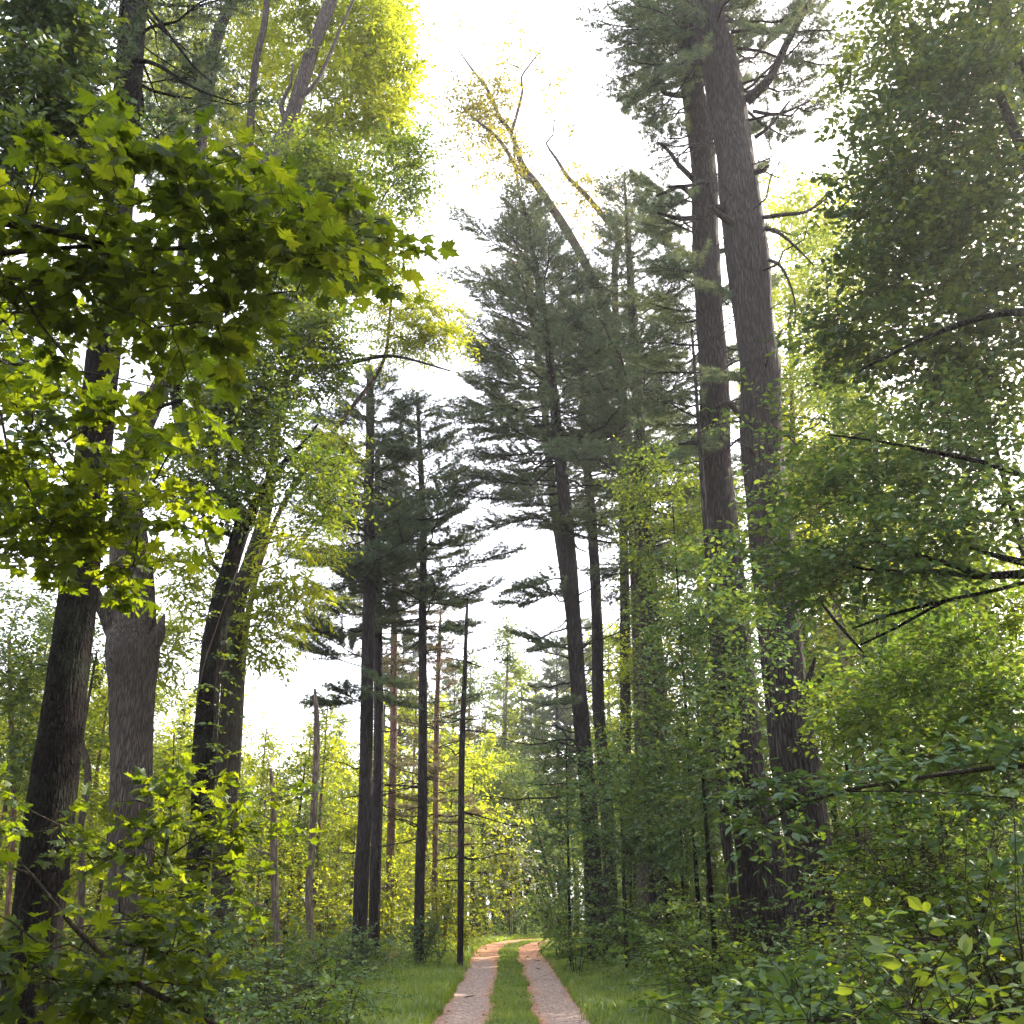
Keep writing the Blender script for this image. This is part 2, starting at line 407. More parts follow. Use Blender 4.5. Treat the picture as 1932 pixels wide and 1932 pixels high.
DM = 2.3
def hardwood(name, label, cat, stems, clusters, leafmat, bark, T=T_LEAF, size=0.1, group=None, nleaf=11, flat=0.5,
             sprlen=(0.5, 1.0), sides=14, bump=0.06, ground=True, base=None, droop=0.15, limb_r=0.03, twigm=None, lumps=7, origin=None,
             leafdroop=0.15, crown_name='crown', dm=None, ridge=0.0):
    """stems: [(part name, path, radii)], clusters: [(centre, (rx, ry, rz), n)]"""
    origin = stems[0][1][0].copy() if origin is None else np.asarray(origin)
    root = thing(name, label, cat, origin, group)
    nodesL = []
    for k, (pn, path, rad) in enumerate(stems):
        stem_mesh(pn, (path, rad), bark, root, origin, sides if k == 0 else max(8, sides - 4), bump, ridge if pn in ('trunk', 'limb') and rad[0] > .12 else 0.0)
        nodesL.append(path[(path[:, 2] > path[0, 2] + (1.0 if k == 0 else 0.0))][::2])
    mb = MB(); N = np.vstack(nodesL); extra = []
    sa, sb, ra, rb = [], [], [], []
    S0, SD = [], []
    for (c, r, n) in clusters:
        n = max(2, int(n * (dm or DM)))
        c = np.asarray(c, float); r = np.asarray(r, float)
        # main limb to the cluster
        allN = np.vstack([N] + extra) if extra else N
        dd = np.linalg.norm(allN - c, axis=1) + 1.2 * np.maximum(0, allN[:, 2] - c[2])
        a = allN[int(np.argmin(dd))]; dist = np.linalg.norm(c - a)
        if dist > 0.3:
            ctl = (a + c) / 2 + np.array([0, 0, 0.12 * dist]) + rng.normal(0, 0.06 * dist, 3)
            pth = bez(a, ctl, c, 7)
            rr = np.linspace(limb_r * (0.7 + 0.12 * dist), limb_r * 0.45, 7)
            tube(mb, pth, rr, 6, 1, 0, True); extra.append(catmull(pth, 0.3))
        nl = max(2, n // lumps)
        q = rng.normal(size=(nl, 3)); q = nrm(q) * (rng.random((nl, 1)) ** 0.45); cen = c + q * r
        t = cen[rng.integers(0, nl, n)] + rng.normal(size=(n, 3)) * r * np.array([0.20, 0.20, 0.13])
        allN = np.vstack([N] + extra)
        order = np.argsort(np.linalg.norm(t - c, axis=1))
        buf = np.empty((len(allN) + 2 * n, 3)); buf[:len(allN)] = allN; m = len(allN)
        for i in order:
            B = buf[:m]; dv = B - t[i]; ds = np.sqrt((dv * dv).sum(1)) + 0.5 * np.maximum(0, dv[:, 2])
            j = int(np.argmin(ds)); a = B[j].copy(); L = np.linalg.norm(t[i] - a)
            if L > 1e-3:
                mid = (a + t[i]) / 2 + np.array([0, 0, 0.10 * L]) + rng.normal(0, 0.06 * L, 3)
                w = 0.005 + 0.006 * L
                sa += [a, mid]; sb += [mid, t[i]]; ra += [w, w * .75]; rb += [w * .75, w * .5]
                buf[m] = mid; buf[m + 1] = t[i]; m += 2
            dr = (t[i] - a); dr = dr / max(np.linalg.norm(dr), 1e-6) * 0.7 + rng.normal(0, 0.55, 3) * np.array([1, 1, .4])
            S0.append(t[i]); SD.append(dr)
        extra.append(buf[len(allN):m][::3])
    if sa: prisms(mb, np.array(sa), np.array(sb), np.array(ra), np.array(rb), 1)
    if S0:
        sprays(mb, np.array(S0), np.array(SD), rng.uniform(sprlen[0], sprlen[1], len(S0)), nleaf, T, size * 1.12, flat, droop, 0, 1, leafdroop=leafdroop)
        mb.build(crown_name, [leafmat, twigm or B_TWIG], root, origin)
    return root

def cl(u, v, d, ru, rv, rd, n):
    p = P(u, v, d); k = float(np.dot(p - CAM, FWD)) / FPX
    return (p, (ru * k, rd, rv * k), n)

class Pine:
    """collects the limbs and needle plumes of one pine"""
    def __init__(s):
        s.wa, s.wb, s.wra, s.wrb = [], [], [], []
        s.ts, s.td = [], []
        s.deadr = []
    def limb(s, start, end, r0, fol=0.4, dens=1.0, sag=0.08, tw=1.0, bend=None):
        start = np.asarray(start, float); end = np.asarray(end, float)
        L = np.linalg.norm(end - start)
        i0 = len(s.wa)
        ctl = (start + end) / 2 + np.array([0, 0, -sag * L]) + rng.normal(0, 0.05 * L, 3)
        n = max(4, int(L / 0.5) + 2)
        p = bez(start, ctl, end, n); r = np.linspace(r0, max(0.006, r0 * 0.2), n)
        p[1:-1] += rng.normal(0, 0.02 * min(L, 2.5), (n - 2, 3))
        for i in range(n - 1):
            s.wa.append(p[i]); s.wb.append(p[i + 1]); s.wra.append(r[i]); s.wrb.append(r[i + 1])
        nt = int(L * (1 - fol) * 8.0 * dens * (1 if fol < 1 else 0)) + (3 if fol < 1 else 0)
        if fol >= 1:       # dead limb with bare side twigs
            for k in range(int(L * 3 * dens) + 1):
                t = random.uniform(0.25, 1); q = start * (1 - t) ** 2 + ctl * 2 * t * (1 - t) + end * t * t
                dv = nrm(end - start) * 0.5 + rng.normal(0, 0.6, 3); e = q + dv * random.uniform(0.15, 0.5) * (1.2 - t) * min(1.5, L)
                s.wa.append(q); s.wb.append(e); s.wra.append(0.010); s.wrb.append(0.004)
            s.deadr.append((i0, len(s.wa)))
            return
        for k in range(nt):
            t = fol + (1 - fol) * (k + random.random()) / nt
            q = start * (1 - t) ** 2 + ctl * 2 * t * (1 - t) + end * t * t
            tan = nrm(2 * (1 - t) * (ctl - start) + 2 * t * (end - ctl))
            side = nrm(np.cross(tan, np.array([0, 0, 1.0]))) * (1 if k % 2 else -1)
            dv = nrm(tan * 0.75 + side * random.uniform(0.3, 1.0) + np.array([0, 0, random.uniform(-0.05, 0.35)]))
            ln = min(0.34 + 0.46 * (1 - t) * L, 1.3) * random.uniform(0.6, 1.15) * tw
            e = q + dv * ln
            s.wa.append(q); s.wb.append(e); s.wra.append(0.007); s.wrb.append(0.003)
            m = max(3, int(ln / 0.06)); f = np.linspace(0.2, 1.0, m)[:, None]
            s.ts.append(q + (e - q) * f + rng.normal(0, 0.02, (m, 3)))
            s.td.append(np.repeat(dv[None], m, 0) + rng.normal(0, 0.35, (m, 3)) + np.array([0, 0, 0.15]))
    def whorls(s, path, rad, z0, z1, lmax, step=0.7, per=5, fol=0.4, dens=1.0, tilt=(0.05, 0.7), az=None, prof=None, tw=1.0):
        z = z0
        while z < z1 - 0.3:
            f = (z - z0) / (z1 - z0)
            lm = lmax * (prof(f) if prof else min(1, 0.55 + f * 2.5) * (1 - f) ** 0.75 + 0.2)
            a0 = random.uniform(0, 6.28)
            for k in range(per):
                a = a0 + k * 6.283 / per + random.uniform(-.5, .5)
                if az is not None and not az(a, z): continue
                L = lm * random.uniform(0.55, 1.12)
                p, r = seg_at(path, rad, z + random.uniform(-.15, .15))
                el = tilt[0] + (tilt[1] - tilt[0]) * f + random.uniform(-.28, .28)
                e = p + L * np.array([math.cos(a) * math.cos(el), math.sin(a) * math.cos(el), math.sin(el)])
                s.limb(p, e, min(r * 0.5, 0.012 + 0.011 * L), fol, dens, tw=tw)
            z += step * random.uniform(0.75, 1.25)
    def dead(s, path, rad, z0, z1, n, lr=(0.5, 2.0), az=None):
        for k in range(n):
            z = random.uniform(z0, z1); a = random.uniform(0, 6.28)
            if az is not None: a = random.uniform(*az)
            p, r = seg_at(path, rad, z); L = random.uniform(*lr); el = random.uniform(-0.25, 0.3)
            e = p + L * np.array([math.cos(a) * math.cos(el), math.sin(a) * math.cos(el), math.sin(el)])
            s.limb(p, e, 0.013 + 0.011 * L, 1.0)
    def build(s, root, origin, bark, needles=None, size=0.12):
        A, B, RA, RB = np.array(s.wa), np.array(s.wb), np.array(s.wra), np.array(s.wrb)
        live = np.ones(len(A), bool); trunk = next(ch for ch in root.children if ch.name.startswith('trunk'))
        for (p, q) in s.deadr:
            live[p:q] = False
            mb = MB(); prisms(mb, A[p:q], B[p:q], RA[p:q], RB[p:q], 0); mb.build('dead_limb', bark, trunk, origin)
        if s.ts:
            mb = MB(); prisms(mb, A[live], B[live], RA[live], RB[live], 1)
            p = np.vstack(s.ts); d = np.vstack(s.td)
            k = rng.integers(0, len(T_TUFTS), len(p))
            for i, T in enumerate(T_TUFTS):
                q = k == i
                inst(mb, T, p[q], d[q], np.array([[0, 0, 1.0]]) + rng.normal(0, .2, (q.sum(), 3)), size * 1.2 * rng.uniform(.8, 1.2, q.sum()), None, 0)
            mb.build('crown', [needles or L_NEED, bark], root, origin)

def pine(label, pix, d, top, group=None, bark=None, sides=14, d_top=None, name='pine_tree', cat='pine tree', ridge=0.0):
    pr = stem(pix, d, True, top, d_top)
    root = thing(name, label, cat, pr[0][0], group)
    stem_mesh('trunk', pr, bark or B_PINE, root, pr[0][0], sides, 0.045, ridge)
    return root, pr

def dead_part(root, origin, pts, bark, sides=7, name='dead_limb'):
    root = next(ch for ch in root.children if ch.name.startswith('trunk'))
    """a visible bare limb given as (u, v, width, depth)"""
    q = np.array([P(a[0], a[1], a[3]) for a in pts]); r = np.array([W(p, a[2]) / 2 for p, a in zip(q, pts)])
    c = catmull(np.hstack([q, r[:, None]]), 0.12)
    mb = MB(); tube(mb, c[:, :3], np.maximum(c[:, 3], 0.004), sides, 0, 0.06)
    # small side spurs
    a, b, ra, rb = [], [], [], []
    L = len(c)
    for k in range(max(1, L // 4)):
        i = random.randrange(L // 3, L); dv = rng.normal(0, 1, 3) * np.array([1, .6, .8]); ln = random.uniform(.06, .3)
        a.append(c[i, :3]); b.append(c[i, :3] + dv / np.linalg.norm(dv) * ln); ra.append(max(.004, c[i, 3] * .4)); rb.append(0.002)
    prisms(mb, np.array(a), np.array(b), np.array(ra), np.array(rb), 0)
    mb.build(name, bark, root, origin)

# ================================================================== the setting
def structure(o, kind='structure'):
    o['kind'] = kind; return o

def ground_material():
    m, nt, out = nodes('forest_floor')
    b = nt.nodes.new('ShaderNodeBsdfPrincipled'); b.inputs['Roughness'].default_value = 0.95; b.inputs['Specular IOR Level'].default_value = 0.1
    c = coords(nt)
    n1 = noise(nt, c, 0.8, 4); n2 = noise(nt, c, 9, 5, 0.7); n3 = noise(nt, c, 60, 3)
    lit = ramp(nt, n2, [(0.3, (0.035, 0.026, 0.018)), (0.5, (0.08, 0.055, 0.036)), (0.72, (0.15, 0.10, 0.062))])
    grn = ramp(nt, n2, [(0.3, (0.022, 0.04, 0.012)), (0.55, (0.045, 0.075, 0.02)), (0.75, (0.09, 0.11, 0.035))])
    at = nt.nodes.new('ShaderNodeAttribute'); at.attribute_name = 'verge'
    ad = nt.nodes.new('ShaderNodeMath'); ad.operation = 'MULTIPLY_ADD'; nt.links.new(n1, ad.inputs[0]); ad.inputs[1].default_value = 1.6; ad.inputs[2].default_value = -0.55
    ad2 = nt.nodes.new('ShaderNodeMath'); ad2.operation = 'ADD'; ad2.use_clamp = True
    nt.links.new(ad.outputs[0], ad2.inputs[0]); nt.links.new(at.outputs['Fac'], ad2.inputs[1])
    nt.links.new(mixc(nt, ad2.outputs[0], lit, grn), b.inputs['Base Color'])
    bp = nt.nodes.new('ShaderNodeBump'); bp.inputs['Strength'].default_value = 0.7; bp.inputs['Distance'].default_value = 0.05
    nt.links.new(n2, bp.inputs['Height']); nt.links.new(bp.outputs[0], b.inputs['Normal'])
    nt.links.new(b.outputs[0], out.inputs[0])
    return m

def track_material():
    m, nt, out = nodes('gravel_track')
    b = nt.nodes.new('ShaderNodeBsdfPrincipled'); b.inputs['Roughness'].default_value = 0.93; b.inputs['Specular IOR Level'].default_value = 0.15
    c = coords(nt)
    vo = nt.nodes.new('ShaderNodeTexVoronoi'); vo.inputs['Scale'].default_value = 26; nt.links.new(c, vo.inputs['Vector'])
    sep = nt.nodes.new('ShaderNodeSeparateColor'); nt.links.new(vo.outputs['Color'], sep.inputs[0])
    grav = ramp(nt, sep.outputs[0], [(0.0, (0.14, 0.10, 0.085)), (0.5, (0.26, 0.19, 0.16)), (1.0, (0.43, 0.34, 0.29))])
    n0 = noise(nt, c, 22, 5, 0.7)
    duff = ramp(nt, n0, [(0.25, (0.17, 0.085, 0.05)), (0.5, (0.31, 0.155, 0.092)), (0.8, (0.45, 0.27, 0.17))])
    at = nt.nodes.new('ShaderNodeAttribute'); at.attribute_name = 'edge'
    n1 = noise(nt, c, 2.6, 7, 0.72)
    a1 = nt.nodes.new('ShaderNodeMath'); a1.operation = 'MULTIPLY_ADD'; nt.links.new(n1, a1.inputs[0]); a1.inputs[1].default_value = 1.7
    nt.links.new(at.outputs['Fac'], a1.inputs[2])
    f = ramp(nt, a1.outputs[0], [(0.0, (0, 0, 0)), (1.0, (1, 1, 1))])
    mr = nt.nodes.new('ShaderNodeMapRange'); mr.inputs['From Min'].default_value = 1.05; mr.inputs['From Max'].default_value = 1.5
    nt.links.new(a1.outputs[0], mr.inputs['Value'])
    nt.links.new(mixc(nt, mr.outputs[0], grav, duff), b.inputs['Base Color'])
    bp = nt.nodes.new('ShaderNodeBump'); bp.inputs['Strength'].default_value = 0.6; bp.inputs['Distance'].default_value = 0.02
    nt.links.new(vo.outputs['Distance'], bp.inputs['Height']); nt.links.new(bp.outputs[0], b.inputs['Normal'])
    nt.links.new(b.outputs[0], out.inputs[0])
    return m

def ground():
    xs = np.concatenate([[-400, -200, -110], np.arange(-70, -8, 1.0), np.arange(-8, 8, .25), np.arange(8, 71, 1.0), [110, 200, 400]])
    ys = np.concatenate([[-150, -60], np.arange(-20, 70, .4), np.arange(70, 161, 3.0), [230, 350, 600]])
    X, Y = np.meshgrid(xs, ys); lat = lateral(X.ravel(), Y.ravel())
    Z = gz(X.ravel(), Y.ravel(), lat); nx, ny = len(xs), len(ys)
    mb = MB(); i = (np.arange(ny - 1)[:, None] * nx + np.arange(nx - 1)[None]).ravel()
    mb.add(np.stack([X.ravel(), Y.ravel(), Z], 1), np.stack([i, i + 1, i + nx + 1, i + nx], 1).ravel(), np.full(len(i), 4), 0, None, True)
    o = structure(mb.build('ground', ground_material()))
    at = o.data.attributes.new('verge', 'FLOAT', 'POINT'); at.data.foreach_set('value', (1.0 * (1 - sstep(1.6, 4.5, np.abs(lat)))).astype(np.float32))
ground()

def track(off, wid, name):
    m = (RS[:, 1] > 2) & (RS[:, 0] < 40)
    R = RS[m]; Nn = RN[m]; n = len(R); k = 11
    s = np.arange(n) * 0.35
    eL = 0.05 * np.sin(s * .8 + off) + 0.03 * np.sin(s * 2.3 + 2 * off) + .03 * np.sin(s * 4.7) 
    eR = 0.05 * np.sin(s * .7 + 2 + off) + 0.03 * np.sin(s * 2.0 + off) + .03 * np.sin(s * 5.3 + 1)
    t = np.linspace(0, 1, k)[None]
    o = off + (-wid / 2 + eL)[:, None] * (1 - t) + (wid / 2 + eR)[:, None] * t
    X = R[:, 0:1] + Nn[:, 0:1] * o; Y = R[:, 1:2] + Nn[:, 1:2] * o
    Z = gz(X.ravel(), Y.ravel(), o.ravel()) + 0.022 - 0.02 * (np.abs(t - .5) * 2 > .99).repeat(n, 0).ravel() * 1.0
    mb = MB(); i = (np.arange(n - 1)[:, None] * k + np.arange(k - 1)[None]).ravel()
    mb.add(np.stack([X.ravel(), Y.ravel(), Z], 1), np.stack([i, i + 1, i + k + 1, i + k], 1).ravel(), np.full(len(i), 4), 0, None, True)
    ob = structure(mb.build(name, TRACK))
    e = (np.abs(t - .5) * 2) ** 2 * 0.75 + 0 * o
    # needle duff gathers where the lane swings under the pines
    e = e + 0.75 * sstep(33, 44, Y) + 0.22 * (1 - sstep(16, 21, Y)) * (1 if off < 0 else 0.2)
    at = ob.data.attributes.new('edge', 'FLOAT', 'POINT'); at.data.foreach_set('value', e.ravel().astype(np.float32))
TRACK = track_material()
track(-0.86, 1.06, 'road'); track(0.88, 1.04, 'road')

# ---------------------------------------------------------------- grass and low growth (uncountable)
def scatter(n, x0, x1, y0, y1, keep):
    x = rng.uniform(x0, x1, n); y = rng.uniform(y0, y1, n); l = lateral(x, y)
    k = keep(x, y, l) > rng.random(n)
    return x[k], y[k], l[k]

def on_grass(x, y, l):
    a = np.abs(l); wn = wob(x * 1.7, y * 1.7)
    med = 1.0 - sstep(.24, .48, a + .07 * wn)
    ver = sstep(1.22, 1.50, a + .08 * wn) * ((a < 3.1 + .35 * wn + 0.6 * (l < 0))) * np.clip(1.45 - (a - 1.3) * 0.38, 0, 1)
    return med * 0.95 + ver
def grass():
    mb = MB()
    xs, ys, ls = [], [], []
    for (n, y0, y1, x0, x1) in ((80000, 12, 30, -4, 4), (52000, 30, 66, -4.5, 8), (9000, 52, 68, 0, 16)):
        x, y, l = scatter(n, x0, x1, y0, y1, on_grass); xs.append(x); ys.append(y); ls.append(l)
    x = np.concatenate(xs); y = np.concatenate(ys); l = np.concatenate(ls); n = len(x)
    p = np.stack([x, y, gz(x, y, l) - 0.01], 1)
    h = np.where(np.abs(l) < .6, rng.uniform(.05, .13, n), rng.uniform(.09, .26, n)) * (1 + .35 * wob(x * 2, y * 2))
    a = rng.uniform(0, 6.28, n); k = rng.integers(0, 4, n)
    for i, T in enumerate(T_GRASS):
        q = k == i
        inst(mb, T, p[q], np.stack([np.cos(a[q]), np.sin(a[q]), 0 * a[q]], 1), np.array([[0, 0, 1.0]]) + rng.normal(0, .15, (q.sum(), 3)), h[q],
             np.clip(.5 + .3 * wob(x[q] * .8, y[q] * .8) + rng.normal(0, .2, q.sum()), 0, 1))
    # stray tufts on the wheel tracks' edges
    o = structure(mb.build('grass', L_GRASS), 'stuff'); o['label'] = 'short bright green grass on the crown and verges of the track'; o['category'] = 'grass'
grass()

def weeds(name, label, n, x0, x1, y0, y1, keep, hgt, size, mat, T=T_OVATE, nl=9):
    mb = MB(); x, y, l = scatter(n, x0, x1, y0, y1, keep); n = len(x)
    b = np.stack([x, y, gz(x, y, l)], 1); h = rng.uniform(hgt[0], hgt[1], n) * (1 + .4 * wob(x * 1.3, y * 1.1))
    lean = rng.normal(0, .25, (n, 3)); lean[:, 2] = 1; lean = nrm(lean)
    tip = b + lean * h[:, None]
    prisms(mb, b, tip, .004, .002, 1)
    base = np.clip(.5 + .25 * wob(x * .6, y * .6), 0, 1)
    for i in range(nl):
        t = .25 + .75 * (i + rng.random(n)) / nl
        p = b + lean * (h * t)[:, None]; a = rng.uniform(0, 6.28, n)
        yd = np.stack([np.cos(a), np.sin(a), rng.uniform(-.25, .35, n)], 1)
        p = p + yd * (rng.uniform(.03, .16, n) * (1.15 - t * .6))[:, None]
        zd = np.array([[0, 0, 1.0]]) + rng.normal(0, .4, (n, 3))
        inst(mb, T, p, yd, zd, size * rng.uniform(.6, 1.25, n), np.clip(base + rng.normal(0, .22, n), 0, 1), 0)
    o = structure(mb.build(name, [mat, B_TWIG]), 'stuff'); o['label'] = label; o['category'] = 'undergrowth'
    return o
def dens(a, b): return lambda x, y, l: sstep(a, b, np.abs(l)) * (.75 + .45 * wob(x * .8, y * .9))
weeds('undergrowth', 'low leafy weeds covering the left verge and wood floor', 7200, -16, -1.6, 8, 50, lambda x, y, l: (l < 0) * dens(1.9, 3.6)(x, y, l), (.18, .7), .085, L_WEED)
weeds('undergrowth', 'tangle of leafy weeds covering the right bank', 19000, 1.6, 17, 4, 46, lambda x, y, l: (l > 0) * dens(2.5, 3.9)(x, y, l), (.2, .85), .085, L_WEED, nl=10)
weeds('undergrowth', 'low green growth on the floor of the wood beyond the bend', 7000, -30, 30, 44, 90, dens(2.2, 4.0), (.3, .9), .15, L_WEED, T_LEAF, 8)

weeds('undergrowth', 'small clover and plantain among the grass of the track', 2600, -3.2, 3.4, 13, 52, lambda x, y, l: on_grass(x, y, l) * (.5 + .6 * wob(x * 2.2, y * 1.7)), (.04, .14), .05, L_WEED, T_OVATE, 6)
def litter():
    mb = MB(); x, y, l = scatter(2600, -4, 4, 10, 60, lambda x, y, l: (np.abs(l) < 1.6) * (.25 + .5 * sstep(.3, .45, np.abs(np.abs(l) - .87)) + .35 * sstep(30, 44, y)))
    n = len(x); p = np.stack([x, y, gz(x, y, l) + .034], 1); an = rng.uniform(0, 6.28, n)
    inst(mb, T_LEAF, p, np.stack([np.cos(an), np.sin(an), rng.uniform(-.1, .25, n)], 1), np.array([[0, 0, 1.0]]) + rng.normal(0, .35, (n, 3)), rng.uniform(.025, .085, n))
    o = structure(mb.build('leaf_litter', L_LITTER), 'stuff'); o['label'] = 'dry leaves and needles strewn on the wheel tracks'; o['category'] = 'litter'
litter()

# ================================================================== trees
def st(name, pix, d, ground=False, **k):
    p = stem(pix, d, ground, **k); return (name, p[0], p[1])

# --- big leaning dark trunk at the left edge
Cpix = [(45, 1932, 96), (75, 1700, 92), (98, 1500, 86), (125, 1290, 74), (147, 1124, 68), (172, 900, 64), (198, 650, 60), (218, 430, 54), (237, 210, 50), (246, 100, 48), (254, 0, 47)]
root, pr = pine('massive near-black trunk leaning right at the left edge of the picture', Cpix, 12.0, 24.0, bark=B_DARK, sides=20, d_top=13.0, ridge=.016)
o_ = pr[0][0]; pn = Pine()
pn.whorls(pr[0], pr[1], 13.2, 23.6, 2.6, .8, 5, .3, 1.0)
for (u, v, du, dv, dd) in [(235, 40, -120, 60, -.5), (240, 60, 130, 90, .6), (225, 250, 90, 70, -.4), (228, 170, -70, 40, .3), (214, 300, -60, -60, -.6), (240, 150, 180, -30, .8)]:
    a = P(u, v, 12.8); b = P(u + du, v + dv, 12.8 + dd); pn.limb(a, b, .02, .35, 1.2)
pn.build(root, o_, B_DARK)
for pts in ([(228, 112, 11, 12.7), (290, 120, 8, 12.6), (340, 150, 7, 12.6), (380, 172, 5, 12.7), (440, 193, 3, 12.8)],
            [(220, 105, 8, 12.7), (190, 92, 5, 12.5), (145, 95, 3, 12.4)], [(216, 130, 7, 12.7), (180, 126, 4, 12.5), (160, 140, 2, 12.5)],
            [(214, 140, 6, 12.7), (195, 155, 4, 12.5), (165, 175, 2, 12.5)],
            [(205, 795, 13, 11.6), (260, 785, 10, 11.4), (300, 768, 9, 11.4), (345, 755, 6, 11.4)],
            [(270, 0, 7, 12.6), (330, 80, 6, 12.4), (370, 130, 4, 12.4), (400, 155, 2, 12.4)]):
    dead_part(root, o_, pts, B_DARK)

# --- grey forked oak
D = 20.5
oak = hardwood('oak_tree', 'thick grey furrowed trunk forking low with a broken stub, left side', 'tree',
    [st('trunk', [(247, 1700, 80), (246, 1580, 78), (245, 1500, 77), (247, 1400, 75), (249, 1300, 82), (250, 1230, 96), (240, 1180, 70)], D, True),
     st('limb', [(240, 1215, 66), (230, 1120, 46), (229, 1060, 42), (232, 970, 40), (255, 850, 37), (310, 720, 34), (383, 610, 31), (437, 490, 29), (480, 358, 27), (515, 290, 26), (545, 235, 26), (572, 150, 25), (592, 85, 24), (624, 0, 22), (640, -80, 18)], D, d_top=23),
     st('limb', [(266, 1225, 52), (270, 1150, 44), (268, 1080, 40), (256, 1000, 34), (248, 930, 30), (250, 840, 26), (270, 740, 22)], D, d_top=21),
     st('limb', [(222, 1215, 30), (198, 1160, 24), (180, 1120, 20), (158, 1060, 15), (150, 980, 12)], D, d_top=20),
     st('limb', [(440, 480, 18), (462, 360, 16), (473, 235, 14), (481, 127, 12), (500, 37, 11), (506, -60, 8)], D + 2),
     st('limb', [(560, 190, 12), (600, 150, 8), (640, 60, 6), (680, -30, 4)], D + 1.8),
     st('limb', [(545, 235, 12), (530, 200, 9), (548, 160, 6), (552, 120, 3)], D + 1.8),
     st('branch_stub', [(280, 1225, 38), (298, 1196, 30), (304, 1180, 16), (310, 1158, 4)], D)],
    [cl(560, 40, 24.7, 110, 60, 2.0, 150), cl(690, 70, 25.2, 80, 70, 2.0, 170), cl(700, 180, 25.2, 75, 60, 1.8, 140), cl(600, 190, 24.7, 90, 60, 1.8, 110),
     cl(520, 300, 24.2, 80, 60, 1.6, 80), cl(680, 10, 25.7, 90, 50, 2, 120), cl(640, 290, 25.2, 60, 40, 1.5, 60), cl(730, 110, 25.2, 60, 70, 1.5, 110), cl(720, 260, 25.7, 45, 60, 1.4, 60)],
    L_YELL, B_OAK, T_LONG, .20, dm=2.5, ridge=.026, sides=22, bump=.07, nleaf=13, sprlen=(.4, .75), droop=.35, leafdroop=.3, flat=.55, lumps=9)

# --- vine-hung dark tree with an upright fork, and its paler twin behind
D = 19.0
E = hardwood('cherry_tree', 'dark scaly trunk hung with vine, forking upward in a V, left of the pines', 'tree',
    [st('trunk', [(348, 1880, 46), (362, 1700, 44), (378, 1590, 42), (385, 1450, 42), (393, 1330, 41), (404, 1210, 42), (420, 1127, 35), (442, 1040, 31), (463, 975, 30)], D, True),
     st('limb', [(465, 985, 26), (434, 938, 24), (398, 893, 24), (362, 855, 22), (338, 790, 22), (330, 700, 22), (338, 560, 21), (352, 430, 23), (368, 335, 25), (386, 200, 23), (410, 70, 21), (438, 0, 18), (450, -60, 14)], D, d_top=21),
     st('limb', [(468, 985, 22), (485, 940, 18), (505, 912, 15), (540, 868, 12), (572, 838, 8), (600, 800, 4)], D, d_top=18.5),
     st('limb', [(400, 890, 18), (406, 780, 20), (433, 690, 22), (467, 633, 22), (492, 580, 19), (515, 525, 16), (545, 450, 12), (570, 380, 9)], D, d_top=20),
     st('limb', [(432, 905, 12), (434, 850, 9), (434, 780, 7), (436, 700, 4)], D),
     st('limb', [(440, 1010, 12), (410, 1000, 9), (385, 975, 7), (362, 940, 4)], D)],
    [cl(420, 800, 19, 70, 60, 1.2, 80), cl(480, 740, 19, 70, 60, 1.3, 90), cl(560, 690, 19.5, 70, 50, 1.3, 70), cl(400, 690, 19.5, 80, 60, 1.2, 70),
     cl(540, 600, 20, 80, 60, 1.3, 90), cl(600, 500, 20, 80, 60, 1.4, 100), cl(640, 400, 20, 70, 50, 1.4, 130), cl(590, 350, 20, 60, 50, 1.4, 120), cl(690, 450, 20, 60, 60, 1.2, 80),
     cl(760, 330, 20.5, 60, 50, 1.2, 70), cl(480, 430, 20.5, 80, 60, 1.4, 90), cl(620, 640, 19.5, 50, 50, 1.2, 60), cl(530, 820, 19, 70, 40, 1.0, 40), cl(590, 900, 18.5, 50, 55, .9, 30), cl(620, 960, 18.5, 60, 40, 1, 24),
     cl(430, 930, 18.5, 60, 60, .9, 50), cl(470, 870, 18.5, 60, 40, .9, 30), cl(340, 900, 19, 60, 60, 1, 50)],
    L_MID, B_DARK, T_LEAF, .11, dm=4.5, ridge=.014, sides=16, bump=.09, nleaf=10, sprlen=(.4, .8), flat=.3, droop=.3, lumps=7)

D = 22.0
Ft = hardwood('ash_tree', 'olive grey trunk rising just behind the vine hung tree, bending right', 'tree',
    [st('trunk', [(424, 1600, 44), (425, 1500, 43), (432, 1388, 42), (437, 1290, 39), (441, 1190, 34), (452, 1120, 32), (472, 1061, 29), (495, 990, 26), (507, 930, 22), (515, 861, 19), (526, 777, 17), (545, 690, 14), (575, 590, 11), (600, 480, 8)], D, True, d_top=23),
     st('limb', [(522, 790, 12), (556, 715, 11), (590, 692, 10), (640, 690, 9), (705, 674, 8), (745, 672, 6), (790, 682, 5), (850, 700, 3)], D, d_top=19),
     st('limb', [(448, 1130, 14), (425, 1090, 11), (400, 1060, 9), (385, 1010, 5)], D)],
    [cl(430, 130, 24.8, 130, 70, 2, 190), cl(330, 60, 24.8, 70, 70, 2, 110), cl(320, 210, 24.8, 60, 70, 1.8, 90), cl(450, 270, 24.8, 100, 60, 1.8, 130), cl(360, 360, 22, 70, 60, 1.6, 70),
     cl(480, 60, 25.3, 90, 50, 1.8, 110), cl(540, 1060, 21, 60, 60, 1.2, 36), cl(500, 1180, 22, 60, 60, 1.4, 36), cl(330, 1220, 24.8, 60, 80, 1.5, 60), cl(340, 1080, 22, 60, 60, 1.5, 50), cl(540, 400, 24.8, 70, 60, 1.8, 80)],
    L_YELL, B_ASH, T_LONG, .19, dm=2.5, sides=14, bump=.05, nleaf=13, sprlen=(.4, .75), droop=.35, leafdroop=.3, flat=.5, lumps=8)

